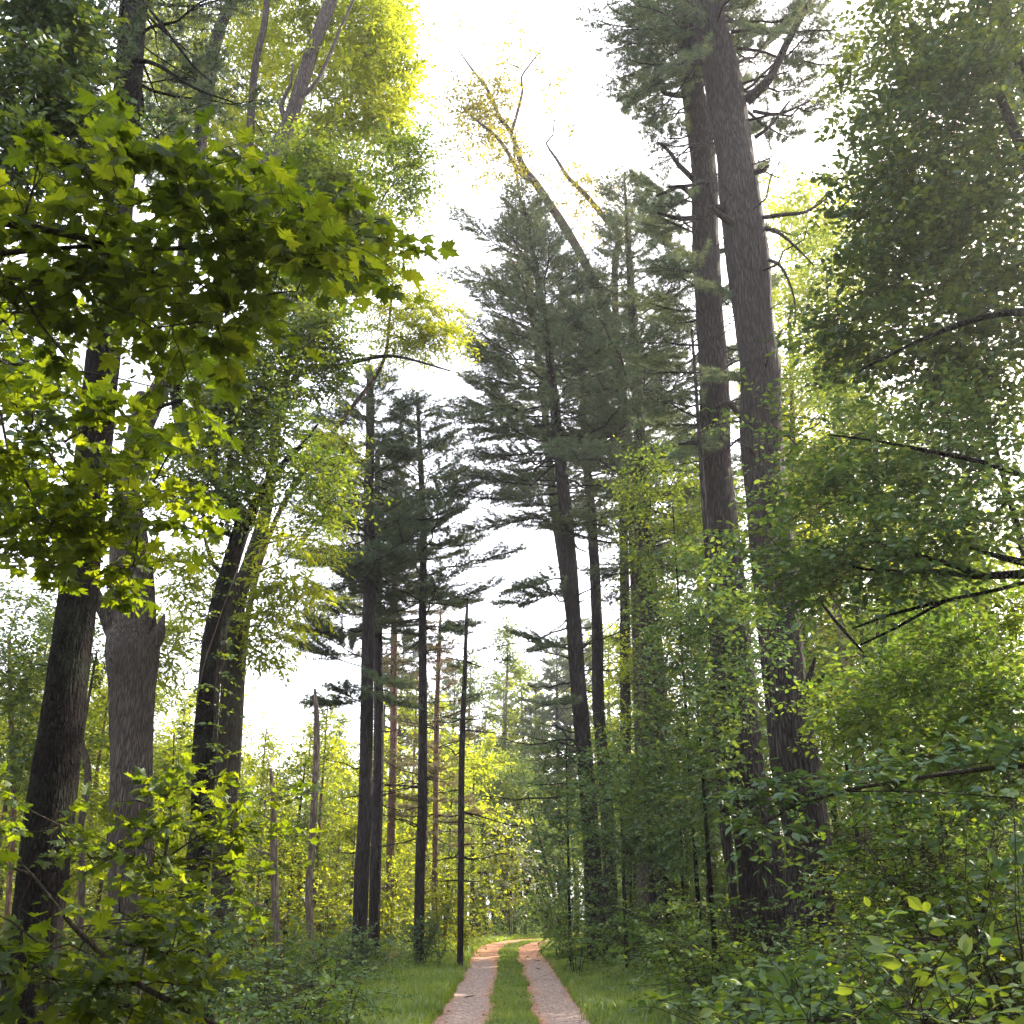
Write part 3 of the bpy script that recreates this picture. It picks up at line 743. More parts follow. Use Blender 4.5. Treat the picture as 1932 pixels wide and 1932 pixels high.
# fine compound-leaved branch hanging before the sky
tr = hardwood('locust_tree', 'feathery pale green branch sprays hanging before the white sky, centre left', 'tree',
    [st('trunk', [(440, 1620, 14), (450, 1400, 13), (470, 1150, 12), (530, 960, 10), (640, 800, 9), (720, 690, 7), (735, 600, 5), (742, 520, 4)], 24, True, d_top=22)],
    [cl(730, 560, 22, 55, 45, 1.0, 46), cl(800, 590, 22, 60, 40, 1.0, 60), cl(830, 650, 22, 55, 40, 1.0, 55), cl(740, 640, 22, 60, 40, 1, 40), cl(620, 860, 22.5, 55, 60, 1, 45), cl(600, 1010, 23, 50, 60, 1, 40),
     cl(560, 1130, 23, 60, 50, 1, 34), cl(700, 480, 22, 30, 60, .8, 30)],
    L_YELL, B_GREY, T_LONG, .12, dm=3, sides=8, nleaf=15, sprlen=(.4, .7), droop=.35, leafdroop=.3, flat=.75, lumps=6)

# --- climbing vine on the dark tree
def vine(label, pr, z0, z1, n, mat, size, spread=.35):
    path, rad = pr; o = thing('climbing_vine', label, 'vine', path[0])
    m = (path[:, 2] >= z0) & (path[:, 2] <= z1); Q = path[m]; R = rad[m]
    mb = MB(); a = np.linspace(0, 7, len(Q)); c = Q + np.stack([np.cos(a), np.sin(a), 0 * a], 1) * (R * 1.05)[:, None]
    tube(mb, c, np.full(len(c), .012), 6); mb.build('stem', B_GREY, o, path[0])
    mb = MB(); j = rng.integers(0, len(Q), n); an = rng.uniform(0, 6.28, n)
    dr = np.stack([np.cos(an), np.sin(an), rng.uniform(-.5, .2, n)], 1)
    s0 = Q[j] + dr * np.array([1, 1, 0]) * R[j][:, None]
    sprays(mb, s0, dr, rng.uniform(.1, spread, n), 5, T_OVATE, size, .2, .4); mb.build('foliage', [mat, B_TWIG], o, path[0])
vine('leafy vine climbing the dark V-forked trunk', stem([(348, 1880, 46), (362, 1700, 44), (378, 1590, 42), (385, 1450, 42), (393, 1330, 41), (404, 1210, 42), (420, 1127, 35), (442, 1040, 31), (463, 975, 30)], 19, True), 1.0, 11, 230, L_MID, .10, .55)

# --- left pines
def lp(label, pix, d, top, z0, z1, lmax, deadz, seed, **k):
    random.seed(seed)
    root, pr = pine(label, pix, d, top, sides=12, bark=k.get('bark'))
    pn = Pine()
    if z1: pn.whorls(pr[0], pr[1], z0, z1, lmax, k.get('step', .75), k.get('per', 5), k.get('fol', .3), k.get('dens', 1.0), k.get('tilt', (-.05, .6)), prof=k.get('prof'))
    for (u, v, uu, vv, dd) in k.get('extra', []):
        pn.limb(P(u, v, d), P(uu, vv, d + dd), k.get('er', .03), .25, k.get('ed', 1.4), .05, k.get('etw', 1.0))
    if deadz: pn.dead(pr[0], pr[1], deadz[0], deadz[1], deadz[2], deadz[3], deadz[4] if len(deadz) > 4 else None)
    pn.build(root, pr[0][0], bark=B_PINE, needles=k.get('mat'), size=k.get('size', .13))
    return root, pr
lp('straight dark pine with low plumes left of the lane, nearest of the row', [(676, 1810, 30), (683, 1650, 28), (690, 1500, 26), (692, 1300, 24), (697, 1120, 23), (699, 1060, 21), (695, 950, 19), (698, 850, 17), (698, 750, 15), (697, 690, 10)], 33,
   21.3, 12.5, 21, 3.2, (3, 13, 30, (.4, 2.0)), 3, per=6, dens=1.0, fol=.2, ed=2.3, etw=1.5,
   extra=[(692, 1260, 560, 1215, -.5), (692, 1250, 600, 1170, 1.5), (692, 1320, 590, 1325, -1), (692, 1330, 640, 1300, -1.5), (693, 1160, 610, 1150, -1), (695, 1190, 560, 1190, .5), (695, 1120, 640, 1070, 1), (696, 1090, 650, 1060, -2),
          (692, 1260, 740, 1290, -1.5), (692, 1300, 760, 1330, -1), (697, 1060, 740, 1040, -1.5), (698, 940, 610, 900, -.5), (697, 880, 600, 830, 1), (697, 860, 770, 850, -1), (698, 960, 760, 960, .8), (698, 800, 600, 790, -.7), (698, 790, 790, 760, .5), (698, 1000, 640, 985, 1)])
lp('slimmer pine standing right behind the nearest left pine', [(706, 1740, 22), (710, 1600, 21), (714, 1450, 20), (714, 1300, 18), (713, 1150, 16), (712, 1000, 13), (712, 850, 9)], 37,
   19.5, 12, 19.3, 3.0, (4, 13, 26, (.4, 1.8)), 4, per=5)
lp('bare-stemmed pine with an open crown between the lane and the row', [(790, 1790, 20), (792, 1650, 19), (797, 1500, 18), (798, 1300, 16), (797, 1150, 15), (799, 1000, 13), (795, 900, 11), (790, 800, 8), (787, 740, 5)], 35,
   20.8, 11.5, 20.8, 3.4, (4, 13, 34, (.5, 2.4)), 5, per=6, dens=1.2, fol=.3)
lp('thin dead-limbed pine at the lane edge with a rusty sunlit side', [(868, 1795, 12), (869, 1700, 12), (870, 1550, 12), (872, 1400, 11), (876, 1300, 9), (879, 1200, 7), (882, 1130, 4)], 33,
   12.2, 8.5, 12, 1.3, (2.5, 10.5, 34, (.4, 2.2)), 6, per=3, dens=.5, fol=.6)
lp('warm-lit pine trunk deep between the two left pine stems', [(735, 1780, 16), (737, 1600, 15), (742, 1400, 14), (744, 1200, 13), (745, 1050, 12), (746, 950, 9)], 46,
   24, 12, 24, 3.0, (4, 12, 12, (.5, 1.5)), 7, bark=B_RED, mat=L_NEED2)
lp('warm-lit short pine with browning needles behind the middle pine', [(820, 1760, 12), (822, 1550, 11), (824, 1350, 10), (830, 1200, 7)], 45,
   15, 5, 15, 2.4, (2, 8, 8, (.5, 1.5)), 8, bark=B_RED, mat=L_NEED2, dens=.6, fol=.35)

# --- snags
def snag(label, pix, d, stubs):
    pr = stem(pix, d, True, flare=1.1); root = thing('dead_snag', label, 'dead tree', pr[0][0])
    stem_mesh('trunk', pr, B_SNAG, root, pr[0][0], 10, .1)
    for s in stubs: dead_part(root, pr[0][0], [(a, b, c, d) for a, b, c in s], B_SNAG, 6, 'branch_stub')
snag('short pale dead snag with stubby branches, left of the taller one', [(531, 1890, 18), (527, 1800, 16), (521, 1740, 15), (518, 1640, 14), (517, 1560, 12), (515, 1490, 9), (510, 1450, 5)], 24,
     [[(524, 1742, 6), (538, 1732, 4), (546, 1715, 3)], [(518, 1715, 5), (490, 1707, 3), (475, 1700, 2)], [(518, 1614, 5), (495, 1608, 4), (478, 1600, 2)], [(517, 1550, 4), (500, 1540, 3), (485, 1530, 2)], [(520, 1600, 4), (535, 1585, 2)]])
snag('taller pale dead pole with a broken tip left of the pines', [(590, 1790, 14), (582, 1700, 14), (588, 1600, 13), (594, 1500, 13), (598, 1400, 12), (597, 1340, 9), (594, 1300, 5)], 27,
     [[(595, 1500, 4), (582, 1496, 3)], [(598, 1395, 4), (586, 1390, 2)], [(590, 1560, 4), (576, 1556, 2)], [(586, 1690, 4), (600, 1683, 2)], [(592, 1620, 4), (580, 1640, 2)]])

# --- centre pine and the ones behind it
lp('tall straight pine beside the right verge, its crown filling the centre', [(1128, 1790, 40), (1122, 1700, 35), (1113, 1550, 32), (1100, 1400, 31), (1088, 1250, 30), (1078, 1100, 28), (1070, 1000, 26), (1060, 900, 24), (1055, 850, 22), (1045, 750, 19), (1030, 620, 15), (1010, 500, 11), (990, 400, 6)], 33,
   28.5, 17.5, 28.2, 5.0, (5, 18, 60, (.6, 3.6)), 9, per=7, dens=1.15, fol=.25, tilt=(0, .75),
   prof=lambda f: 0.75 * (1 - f) ** .8 + .2, er=.045, ed=1.5,
   extra=[(1062, 920, 850, 885, -1.5), (1062, 910, 900, 900, 1), (1060, 930, 860, 930, .5), (1058, 870, 870, 860, -.5), (1064, 960, 870, 1000, -1), (1064, 950, 950, 930, -2),
          (1055, 840, 850, 790, -1), (1052, 820, 880, 720, 0.5), (1050, 790, 850, 760, 1.5), (1045, 740, 880, 660, -1), (1040, 710, 860, 620, 1), (1035, 640, 880, 540, -.5),
          (1055, 830, 1190, 790, -1), (1050, 790, 1180, 730, 1), (1040, 700, 1170, 640, -.5), (1030, 620, 1150, 560, 1), (1078, 1080, 950, 1120, -1), (1080, 1110, 930, 1140, .7), (1085, 1150, 980, 1100, -2), (1090, 1210, 1000, 1230, -1),
          (1090, 1230, 960, 1190, 1.2), (1100, 1330, 1030, 1330, -1.5), (1020, 560, 830, 520, 1), (1010, 500, 850, 400, 0)])
lp('second pine close behind the centre one, on its right', [(1148, 1600, 26), (1140, 1450, 24), (1130, 1350, 23), (1127, 1200, 22), (1122, 1080, 20), (1115, 960, 18), (1105, 850, 15)], 40,
   31, 17, 30.5, 4.4, (8, 20, 30, (.6, 2.4)), 10, tilt=(0, .7), dens=.8)
lp('pale straight pine stem right of the centre pair', [(1183, 1600, 22), (1181, 1450, 21), (1180, 1300, 20), (1179, 1150, 19), (1176, 1000, 17), (1174, 880, 14)], 43,
   32, 18, 31, 4.4, (9, 21, 26, (.6, 2.2)), 11, bark=B_PINE, dens=.8)
lp('dark heavy pine half hidden by green understory, right of the pale stem', [(1262, 1720, 40), (1255, 1600, 38), (1245, 1450, 36), (1235, 1250, 34), (1225, 1100, 31), (1215, 950, 27), (1205, 800, 22)], 33,
   30, 13, 29.6, 4.8, (7, 16, 26, (.6, 2.4)), 12, dens=1.0, per=6, fol=.25)
lp('narrow trunk joined at the foot with the dark heavy pine', [(1238, 1720, 24), (1232, 1600, 22), (1228, 1450, 20), (1222, 1300, 17)], 34,
   15, 0, 0, 0, (4, 12, 10, (.4, 1.2)), 13)

# --- leaning tulip tree over the lane
D = 36
J = hardwood('leaning_hardwood', 'smooth pale hardwood leaning left over the lane with sparse yellow leaves', 'tree',
    [st('trunk', [(1215, 1600, 30), (1205, 1200, 26), (1190, 900, 22), (1165, 680, 20), (1143, 585, 19), (1130, 550, 18), (1095, 480, 17), (1060, 420, 17), (1030, 375, 16), (1010, 345, 15), (985, 310, 12), (965, 250, 9), (945, 225, 8), (920, 170, 6), (890, 130, 4), (862, 90, 2)], D, True, d_top=34),
     st('limb', [(1010, 345, 12), (985, 330, 10), (968, 305, 8), (940, 262, 7), (905, 232, 5), (870, 200, 3)], 34.3),
     st('limb', [(965, 250, 7), (974, 220, 6), (986, 170, 5), (984, 145, 4), (1005, 115, 3), (1024, 90, 2)], 34.2),
     st('limb', [(1165, 690, 14), (1160, 510, 13), (1168, 450, 12), (1140, 410, 11), (1098, 360, 10), (1072, 335, 8), (1050, 300, 6), (1030, 270, 4), (1043, 255, 3), (1046, 200, 2)], 35.5, d_top=34),
     st('limb', [(1045, 395, 7), (1000, 405, 5), (960, 390, 3), (920, 395, 2)], 34.3)],
    [cl(880, 190, 34, 45, 40, 1.2, 40), cl(925, 215, 34, 50, 40, 1.3, 46), cl(890, 240, 34, 50, 40, 1.2, 34), cl(960, 120, 34, 30, 30, 1, 16), cl(1040, 160, 34, 30, 30, 1, 7), cl(1060, 220, 34, 40, 40, 1, 8),
     cl(990, 100, 34, 40, 40, 1, 8), cl(920, 300, 34, 50, 40, 1.3, 30), cl(1000, 370, 34.5, 50, 40, 1.3, 24), cl(1090, 360, 34.5, 50, 40, 1.3, 34), cl(1150, 400, 34.5, 50, 50, 1.4, 40), cl(850, 60, 34, 30, 40, 1, 6), cl(960, 290, 34, 40, 60, 1.3, 24), cl(920, 180, 34, 60, 30, 1, 20)],
    L_OLIVE, B_TULIP, T_LEAF, .16, sides=12, bump=.03, nleaf=8, sprlen=(.5, 1.0), flat=.3, lumps=5)

# --- far pine crown above the leaning tree
lp('distant feathery pine seen through the leaning tree, tip near the sky gap', [(1115, 1600, 26), (1100, 1350, 22), (1075, 1150, 19), (1045, 950, 16), (1020, 700, 13), (998, 560, 10), (990, 440, 8), (975, 330, 5), (965, 240, 3)], 44,
   37, 26, 36.5, 3.8, (20, 26, 6, (.6, 2)), 21, dens=.75, fol=.3, tilt=(.1, .9), mat=L_NEED2)

# --- the two big right-hand pines
K1pix = [(1530, 1740, 86), (1529, 1680, 88), (1525, 1590, 84), (1500, 1440, 88), (1480, 1290, 80), (1466, 1137, 79), (1448, 950, 78), (1436, 811, 77), (1434, 694, 74), (1425, 633, 70), (1408, 467, 80), (1392, 333, 72), (1383, 267, 68), (1366, 167, 70), (1342, 60, 62), (1334, 0, 58)]
random.seed(31)
root, pr = pine('biggest pine on the right, furrowed brown trunk leaning left over the bank', K1pix, 18.5, 29, sides=24, d_top=20, ridge=.026)
o_ = pr[0][0]; pn = Pine()
pn.whorls(pr[0], pr[1], 23.5, 28.8, 3.6, .75, 6, .35, 1.0, (.1, .7))
for (u, v, uu, vv, dd) in [(1390, 180, 1560, 40, -.5), (1380, 150, 1540, 110, .8), (1390, 120, 1500, 10, 1.2), (1340, 120, 1180, 110, .5), (1345, 60, 1150, 60, 1), (1350, 30, 1200, 10, -.8), (1360, 130, 1220, 160, 1.5),
                          (1380, 60, 1620, 60, -1), (1370, 20, 1480, -40, .6), (1400, 230, 1570, 200, 1.4), (1390, 90, 1640, 120, 1.6), (1330, 90, 1230, 220, 1.0), (1360, 60, 1260, 30, -1.2), (1350, 100, 1270, 120, -1.4), (1390, 160, 1530, 160, 1), (1400, 200, 1500, 260, 1.8), (1370, 40, 1560, 10, 1.8), (1370, 30, 1450, 60, -1.6)]:
    pn.limb(P(u, v, 19.6), P(uu, vv, 19.6 + dd), .05, .35 if uu > u else .3, 1.1)
pn.dead(pr[0], pr[1], 7, 20.5, 44, (.5, 2.4))
pn.build(root, o_, B_PINE, size=.13)
for pts in ([(1408, 192, 22, 19.6), (1450, 150, 17, 19.2), (1485, 80, 14, 19), (1530, 0, 11, 18.8)],
            [(1370, 395, 16, 19.4), (1345, 385, 11, 19.1), (1335, 345, 9, 19), (1300, 350, 7, 18.9), (1262, 352, 5, 18.8)],
            [(1380, 420, 18, 19.0), (1362, 408, 13, 18.6), (1340, 390, 9, 18.4)],
            [(1430, 412, 9, 19.2), (1480, 405, 8, 19), (1520, 400, 6, 18.9), (1560, 375, 3, 18.8)], [(1440, 430, 8, 19.2), (1470, 440, 7, 19), (1500, 465, 5, 18.9), (1535, 500, 3, 18.9)],
            [(1450, 490, 7, 19.1), (1475, 505, 6, 19), (1498, 560, 4, 18.9), (1500, 610, 2, 18.9)], [(1424, 260, 9, 19.4), (1450, 240, 6, 19.2), (1490, 190, 4, 19.1)],
            [(1425, 325, 12, 19.2), (1440, 322, 9, 19), (1450, 312, 5, 18.9)], [(1515, 1300, 14, 18.2), (1530, 1270, 10, 18), (1538, 1240, 5, 17.9)], [(1512, 1315, 14, 18.2), (1545, 1285, 9, 18), (1558, 1272, 5, 17.9)],
            [(1420, 210, 8, 19.4), (1470, 215, 6, 19.3), (1530, 190, 3, 19.2)], [(1465, 640, 8, 18.8), (1472, 628, 5, 18.7), (1478, 620, 3, 18.7)],
            [(1398, 790, 8, 18.4), (1375, 760, 12, 18.2), (1348, 770, 5, 18.1)]):
    dead_part(root, o_, pts, B_PINE)

K2pix = [(1440, 1700, 88), (1434, 1620, 86), (1420, 1540, 80), (1406, 1470, 76), (1390, 1300, 70), (1375, 1100, 62), (1358, 950, 58), (1349, 844, 57), (1347, 694, 54), (1339, 600, 50), (1332, 467, 50), (1326, 300, 46), (1306, 167, 42), (1296, 60, 40), (1290, 0, 38)]
random.seed(32)
root, pr = pine('second big pine, blackish trunk just left of the largest one', K2pix, 20.5, 29.5, sides=20, d_top=22, ridge=.026)
o_ = pr[0][0]; pn = Pine()
pn.whorls(pr[0], pr[1], 23.0, 29.2, 3.6, .75, 6, .3, 1.0, (.1, .7))
for (u, v, uu, vv, dd) in [(1300, 60, 1140, 90, 0), (1300, 90, 1160, 150, 1), (1305, 120, 1190, 190, -1), (1318, 210, 1200, 215, .5), (1320, 250, 1230, 250, -1), (1300, 20, 1230, 0, -1),
                          (1340, 560, 1210, 470, -.5), (1342, 600, 1190, 560, .8), (1345, 650, 1170, 640, -1), (1345, 700, 1200, 700, 1), (1335, 500, 1230, 420, 1.5), (1348, 760, 1220, 750, -1), (1350, 800, 1200, 800, .6), (1340, 450, 1200, 380, .6), (1330, 400, 1190, 340, 1.4),
                          (1335, 470, 1440, 430, 2.2), (1340, 560, 1450, 540, 2.4), (1330, 380, 1430, 330, 2.2), (1345, 640, 1450, 660, 2.6), (1322, 300, 1420, 250, 2.4), (1310, 200, 1400, 160, 2.4), (1348, 740, 1440, 760, 2.4), (1332, 420, 1220, 440, 1.8), (1340, 590, 1230, 600, 2.0), (1344, 660, 1240, 690, 2.0), (1336, 510, 1240, 500, -1.4), (1328, 360, 1230, 390, -1.0), (1318, 260, 1250, 320, .8),
                          (1342, 540, 1390, 560, -2), (1345, 690, 1400, 720, -2.2), (1348, 780, 1300, 860, -1.5)]:
    pn.limb(P(u, v, 21.4), P(uu, vv, 21.4 + dd), .04, .2, 1.35)
pn.dead(pr[0], pr[1], 7, 20.5, 44, (.5, 2.4))
pn.build(root, o_, B_PINE, size=.13)
for pts in ([(1310, 340, 12, 21.3), (1280, 310, 9, 21), (1262, 285, 7, 20.9), (1240, 268, 4, 20.9)], [(1308, 370, 12, 21.3), (1285, 352, 10, 21), (1262, 360, 8, 20.9), (1238, 370, 4, 20.8)],
            [(1312, 410, 10, 21.2), (1280, 412, 9, 21), (1240, 402, 5, 20.9)], [(1372, 715, 9, 20.9), (1390, 710, 8, 20.8), (1402, 722, 5, 20.7)],
            [(1345, 840, 9, 20.7), (1310, 835, 8, 20.4), (1280, 838, 4, 20.3)], [(1295, 180, 14, 21.4), (1262, 178, 10, 21.2), (1240, 165, 5, 21.1)]):
    dead_part(root, o_, pts, B_PINE)
random.seed(33)
lp('thin curved trunk at the left foot of the two big pines', [(1386, 1715, 17), (1378, 1640, 19), (1368, 1560, 22), (1358, 1450, 20), (1352, 1350, 17), (1345, 1200, 13)], 19.5, 14, 0, 0, 0, (4, 11, 8, (.3, 1.2)), 14)

# ================================================================== near hardwoods
def world_stem(name, pts):
    c = catmull(np.array([(a, b, z, r) for a, b, z, r in pts], float), .25); return (name, c[:, :3], np.maximum(c[:, 3], .004))

# near maple: trunk left of the frame, long branches reaching in
random.seed(41)
g0 = gz(-4.9, 4.4)
maple = hardwood('maple_tree', 'near maple reaching in from the left with big lobed backlit leaves', 'tree',
    [world_stem('trunk', [(-4.9, 4.4, g0 - .1, .16), (-4.85, 4.45, 2, .13), (-4.8, 4.4, 4, .11), (-4.7, 4.4, 6, .09), (-4.6, 4.5, 8.5, .06)]),
     ] + [('limb',) + stem(p, 5.2, False) for p in (
        [(-260, 400, 26, 4.6), (-60, 412, 20, 4.8), (0, 418, 18, 4.9), (70, 430, 15, 5), (140, 446, 11, 5.1), (195, 460, 7, 5.2)],
        [(-250, 500, 18, 4.5), (195, 462, 7, 5.3), (270, 470, 9, 5.3), (340, 468, 9, 5.4), (410, 464, 8, 5.4), (450, 445, 7, 5.5), (515, 425, 5, 5.5), (590, 436, 3, 5.6)],
        [(-220, 430, 16, 4.6), (-40, 500, 12, 4.8), (0, 518, 8, 4.9), (40, 550, 6, 5), (75, 610, 5, 5.1), (130, 680, 3, 5.2)],
        [(-200, 520, 14, 4.6), (60, 528, 6, 5), (150, 545, 4, 5.2), (250, 600, 3, 5.3)],
        [(270, 472, 5, 5.3), (330, 510, 4, 5.3), (420, 560, 2, 5.4)], [(40, 428, 6, 4.95), (62, 360, 4, 5), (72, 300, 3, 5)])],
    [cl(70, 330, 5.1, 80, 60, .5, 16), cl(200, 350, 5.2, 90, 50, .5, 20), cl(330, 370, 5.3, 90, 45, .5, 18), cl(110, 440, 5.1, 110, 50, .5, 22), cl(250, 440, 5.2, 90, 60, .5, 20),
     cl(400, 430, 5.4, 90, 50, .5, 20), cl(520, 410, 5.5, 80, 45, .5, 17), cl(610, 440, 5.6, 70, 45, .4, 13), cl(660, 470, 5.6, 40, 40, .4, 5), cl(460, 520, 5.5, 100, 50, .5, 20), cl(560, 550, 5.6, 70, 40, .4, 10), cl(340, 540, 5.4, 70, 40, .5, 16),
     cl(70, 510, 5.2, 60, 40, .5, 12), cl(40, 590, 5.0, 60, 60, .4, 18), cl(400, 600, 5.5, 70, 30, .4, 8), cl(290, 620, 5.3, 50, 30, .4, 6)],
    L_MAPLE, B_TWIG, T_MAPLE, .112, dm=1.0, sides=12, nleaf=7, sprlen=(.3, .6), flat=.75, droop=.2, limb_r=.010, lumps=4, leafdroop=.3)

g0 = gz(-6.6, 6.5)
maple2 = hardwood('maple_tree', 'second leafy maple below the first, layered dark green leaves across the oak', 'tree',
    [world_stem('trunk', [(-6.6, 6.5, g0 - .1, .10), (-6.5, 6.5, 1.5, .09), (-6.4, 6.6, 3.2, .07), (-6.1, 6.8, 5.2, .05), (-5.6, 7, 6.6, .03)])],
    [cl(30, 690, 7.0, 60, 50, .7, 18), cl(290, 730, 7.2, 60, 40, .7, 12), cl(60, 800, 7.0, 90, 45, .7, 24), cl(210, 800, 7.3, 80, 40, .7, 20), cl(340, 850, 7.5, 60, 40, .6, 9), cl(120, 890, 7.2, 120, 40, .7, 26), cl(290, 910, 7.4, 80, 40, .6, 17),
     cl(70, 980, 7.1, 80, 40, .6, 20), cl(210, 990, 7.3, 90, 36, .6, 18), cl(330, 1000, 7.4, 60, 36, .5, 9), cl(250, 1070, 7.3, 90, 26, .5, 10), cl(100, 1070, 7.2, 80, 26, .5, 10), cl(20, 1060, 7.0, 40, 50, .5, 9), cl(310, 660, 7.4, 70, 40, .6, 11)],
    L_MAPLE, B_TWIG, T_MAPLE, .115, dm=.9, sides=10, nleaf=7, sprlen=(.3, .6), flat=.7, droop=.12, limb_r=.014, lumps=4, leafdroop=.2)

g0 = gz(-8.2, 8.5)
dk = hardwood('hornbeam_tree', 'dark small-leaved foliage in the top left corner, in front of the leaning trunk', 'tree',
    [world_stem('trunk', [(-8.2, 8.5, g0 - .1, .16), (-8.0, 8.6, 3, .14), (-7.8, 8.8, 7, .11), (-7.2, 9, 11, .08), (-6.6, 9.2, 13.5, .04)])],
    [cl(60, 60, 9.5, 90, 70, 1, 120), cl(60, 190, 9.5, 90, 70, 1, 130), cl(150, 140, 9.8, 60, 80, .8, 70), cl(150, 240, 9.8, 80, 50, .8, 80), cl(30, 280, 9.3, 60, 60, .8, 60), cl(110, 20, 9.6, 60, 60, .8, 50), cl(60, 620, 9.5, 80, 60, .8, 50), cl(40, 760, 9.5, 60, 60, .8, 40),
     cl(30, 920, 9.3, 60, 60, .8, 40), cl(250, 560, 10, 60, 60, .8, 40)],
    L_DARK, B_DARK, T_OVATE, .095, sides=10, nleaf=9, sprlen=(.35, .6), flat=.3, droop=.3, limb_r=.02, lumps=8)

# lower-left maple saplings
g0 = gz(-1.7, 5.6)
sap = hardwood('maple_sapling', 'young maple arching across the lower left corner on a bare dark stem', 'sapling',
    [world_stem('trunk', [(-1.55, 5.7, g0 - .05, .02), (-1.62, 5.75, .6, .018)] + [(*P(u, v, 5.9), r) for u, v, r in ((430, 1945, .017), (317, 1888, .016), (267, 1861, .015), (200, 1808, .015), (140, 1750, .013), (97, 1698, .011), (60, 1650, .009), (0, 1630, .007))])],
    [cl(20, 1620, 5.9, 50, 26, .4, 6), cl(230, 1720, 6.0, 90, 30, .4, 16), cl(160, 1790, 5.9, 80, 40, .4, 16), cl(270, 1780, 6.0, 80, 30, .4, 14), cl(120, 1880, 5.8, 60, 40, .4, 12), cl(200, 1870, 6, 90, 40, .4, 17), cl(330, 1850, 6.1, 60, 34, .35, 10), cl(30, 1720, 5.8, 40, 26, .3, 4), cl(270, 1920, 6, 70, 26, .3, 11)],
    L_MAPLE, B_TWIG, T_MAPLE, .095, dm=.75, sides=8, nleaf=7, sprlen=(.2, .42), flat=.8, droop=.1, limb_r=.007, lumps=3, leafdroop=.1)
g0 = gz(-4.4, 9)
sap2 = hardwood('maple_sapling', 'maple sapling with tiers of flat leaves before the foot of the oak', 'sapling',
    [world_stem('trunk', [(-3.0, 9, g0 - .05, .02), (-3.05, 9.1, 1.3, .017), (-3.0, 9.2, 2.3, .013), (-3.1, 9.3, 3.2, .006)])],
    [cl(350, 1470, 9.3, 70, 34, .6, 18), cl(420, 1550, 9.3, 70, 30, .6, 20), cl(330, 1560, 9.2, 80, 34, .6, 20), cl(270, 1500, 9.3, 60, 30, .5, 12), cl(280, 1610, 9.2, 90, 34, .6, 22), cl(420, 1630, 9.3, 70, 34, .6, 18), cl(170, 1600, 9, 70, 30, .5, 14), cl(350, 1690, 9.2, 90, 34, .6, 20), cl(100, 1550, 9, 60, 34, .5, 11), cl(470, 1490, 9.5, 50, 40, .5, 10)],
    L_MAPLE, B_TWIG, T_MAPLE, .105, dm=.75, sides=8, nleaf=7, sprlen=(.3, .6), flat=.8, droop=.1, limb_r=.012, lumps=3, leafdroop=.1)

# --- right side: hornbeams standing right of the frame, their limbs cross the view
g0 = gz(7.6, 11.2)
random.seed(51)
rt = hardwood('hornbeam_tree', 'hornbeam reaching in from the right in flat tiers of shaded leaves', 'tree',
    [world_stem('trunk', [(7.9, 11.2, g0 - .1, .17), (7.8, 11.2, 4, .15), (7.6, 11.2, 7, .13), (7.5, 11.4, 10, .10), (7.3, 11.6, 13, .06)])] +
    [('limb',) + stem(p, 11.3, False) for p in (
        [(2180, 1130, 30), (1990, 1100, 22), (1932, 1083, 19), (1841, 1087, 14), (1759, 1078, 10), (1656, 1077, 6), (1560, 1060, 3)],
        [(2170, 1110, 24), (1935, 1062, 15), (1890, 1052, 12), (1870, 1046, 9), (1820, 1030, 5)],
        [(1860, 1087, 12), (1814, 1071, 12), (1754, 1053, 10), (1713, 1045, 7), (1650, 1020, 4)],
        [(2150, 1040, 22), (1923, 1102, 8), (1860, 1118, 8), (1797, 1130, 7), (1672, 1162, 6), (1609, 1186, 4)],
        [(1790, 1132, 6), (1759, 1146, 6), (1690, 1185, 6), (1623, 1217, 4)],
        [(2140, 960, 26), (1940, 900, 12), (1855, 872, 9), (1755, 852, 8), (1655, 832, 5), (1560, 820, 3)],
        [(2150, 640, 26), (1960, 590, 16), (1850, 600, 12), (1740, 640, 8), (1620, 700, 4)],
        [(1545, 1130, 6, 14), (1575, 1170, 7, 13.8), (1610, 1210, 6, 13.6), (1630, 1232, 3, 13.5)])],
    [cl(1490, 1020, 12, 112, 16, .9, 26), cl(1620, 1060, 11.6, 150, 27, .9, 85), cl(1560, 1110, 11.8, 125, 25, .8, 55), cl(1750, 1020, 11.4, 150, 27, .9, 80), cl(1860, 990, 11.2, 100, 45, .9, 60), cl(1440, 1090, 12.4, 100, 19, .8, 16), cl(1400, 1010, 12.8, 62, 16, .6, 8),
     cl(1600, 840, 12.6, 112, 37, 1, 60), cl(1750, 830, 12.4, 137, 37, 1, 85), cl(1870, 800, 12, 100, 52, 1, 70), cl(1560, 900, 13, 100, 30, .9, 46), cl(1650, 930, 12.6, 150, 30, 1, 75), cl(1830, 900, 12, 112, 37, 1, 60), cl(1550, 960, 12.6, 112, 22, .8, 36),
     cl(1430, 790, 13, 50, 19, .5, 6), cl(1680, 1110, 11.4, 75, 19, .6, 24)] + [(np.array(q), (1.5, 1.5, 1.0), 130) for q in ((9.2, 11.0, 6.2), (9.5, 12.5, 8.5), (8.6, 9.6, 5.6), (10.4, 11.5, 9.8), (8.2, 8.8, 7.6))],  # last clusters: crown outside the frame, added to shade the corner shrub
    L_BLUE, B_DARK, T_OVATE, .095, dm=1.35, sides=10, nleaf=11, sprlen=(.5, 1.0), flat=.85, droop=.18, limb_r=.016, lumps=7)
g0 = gz(9.5, 13)
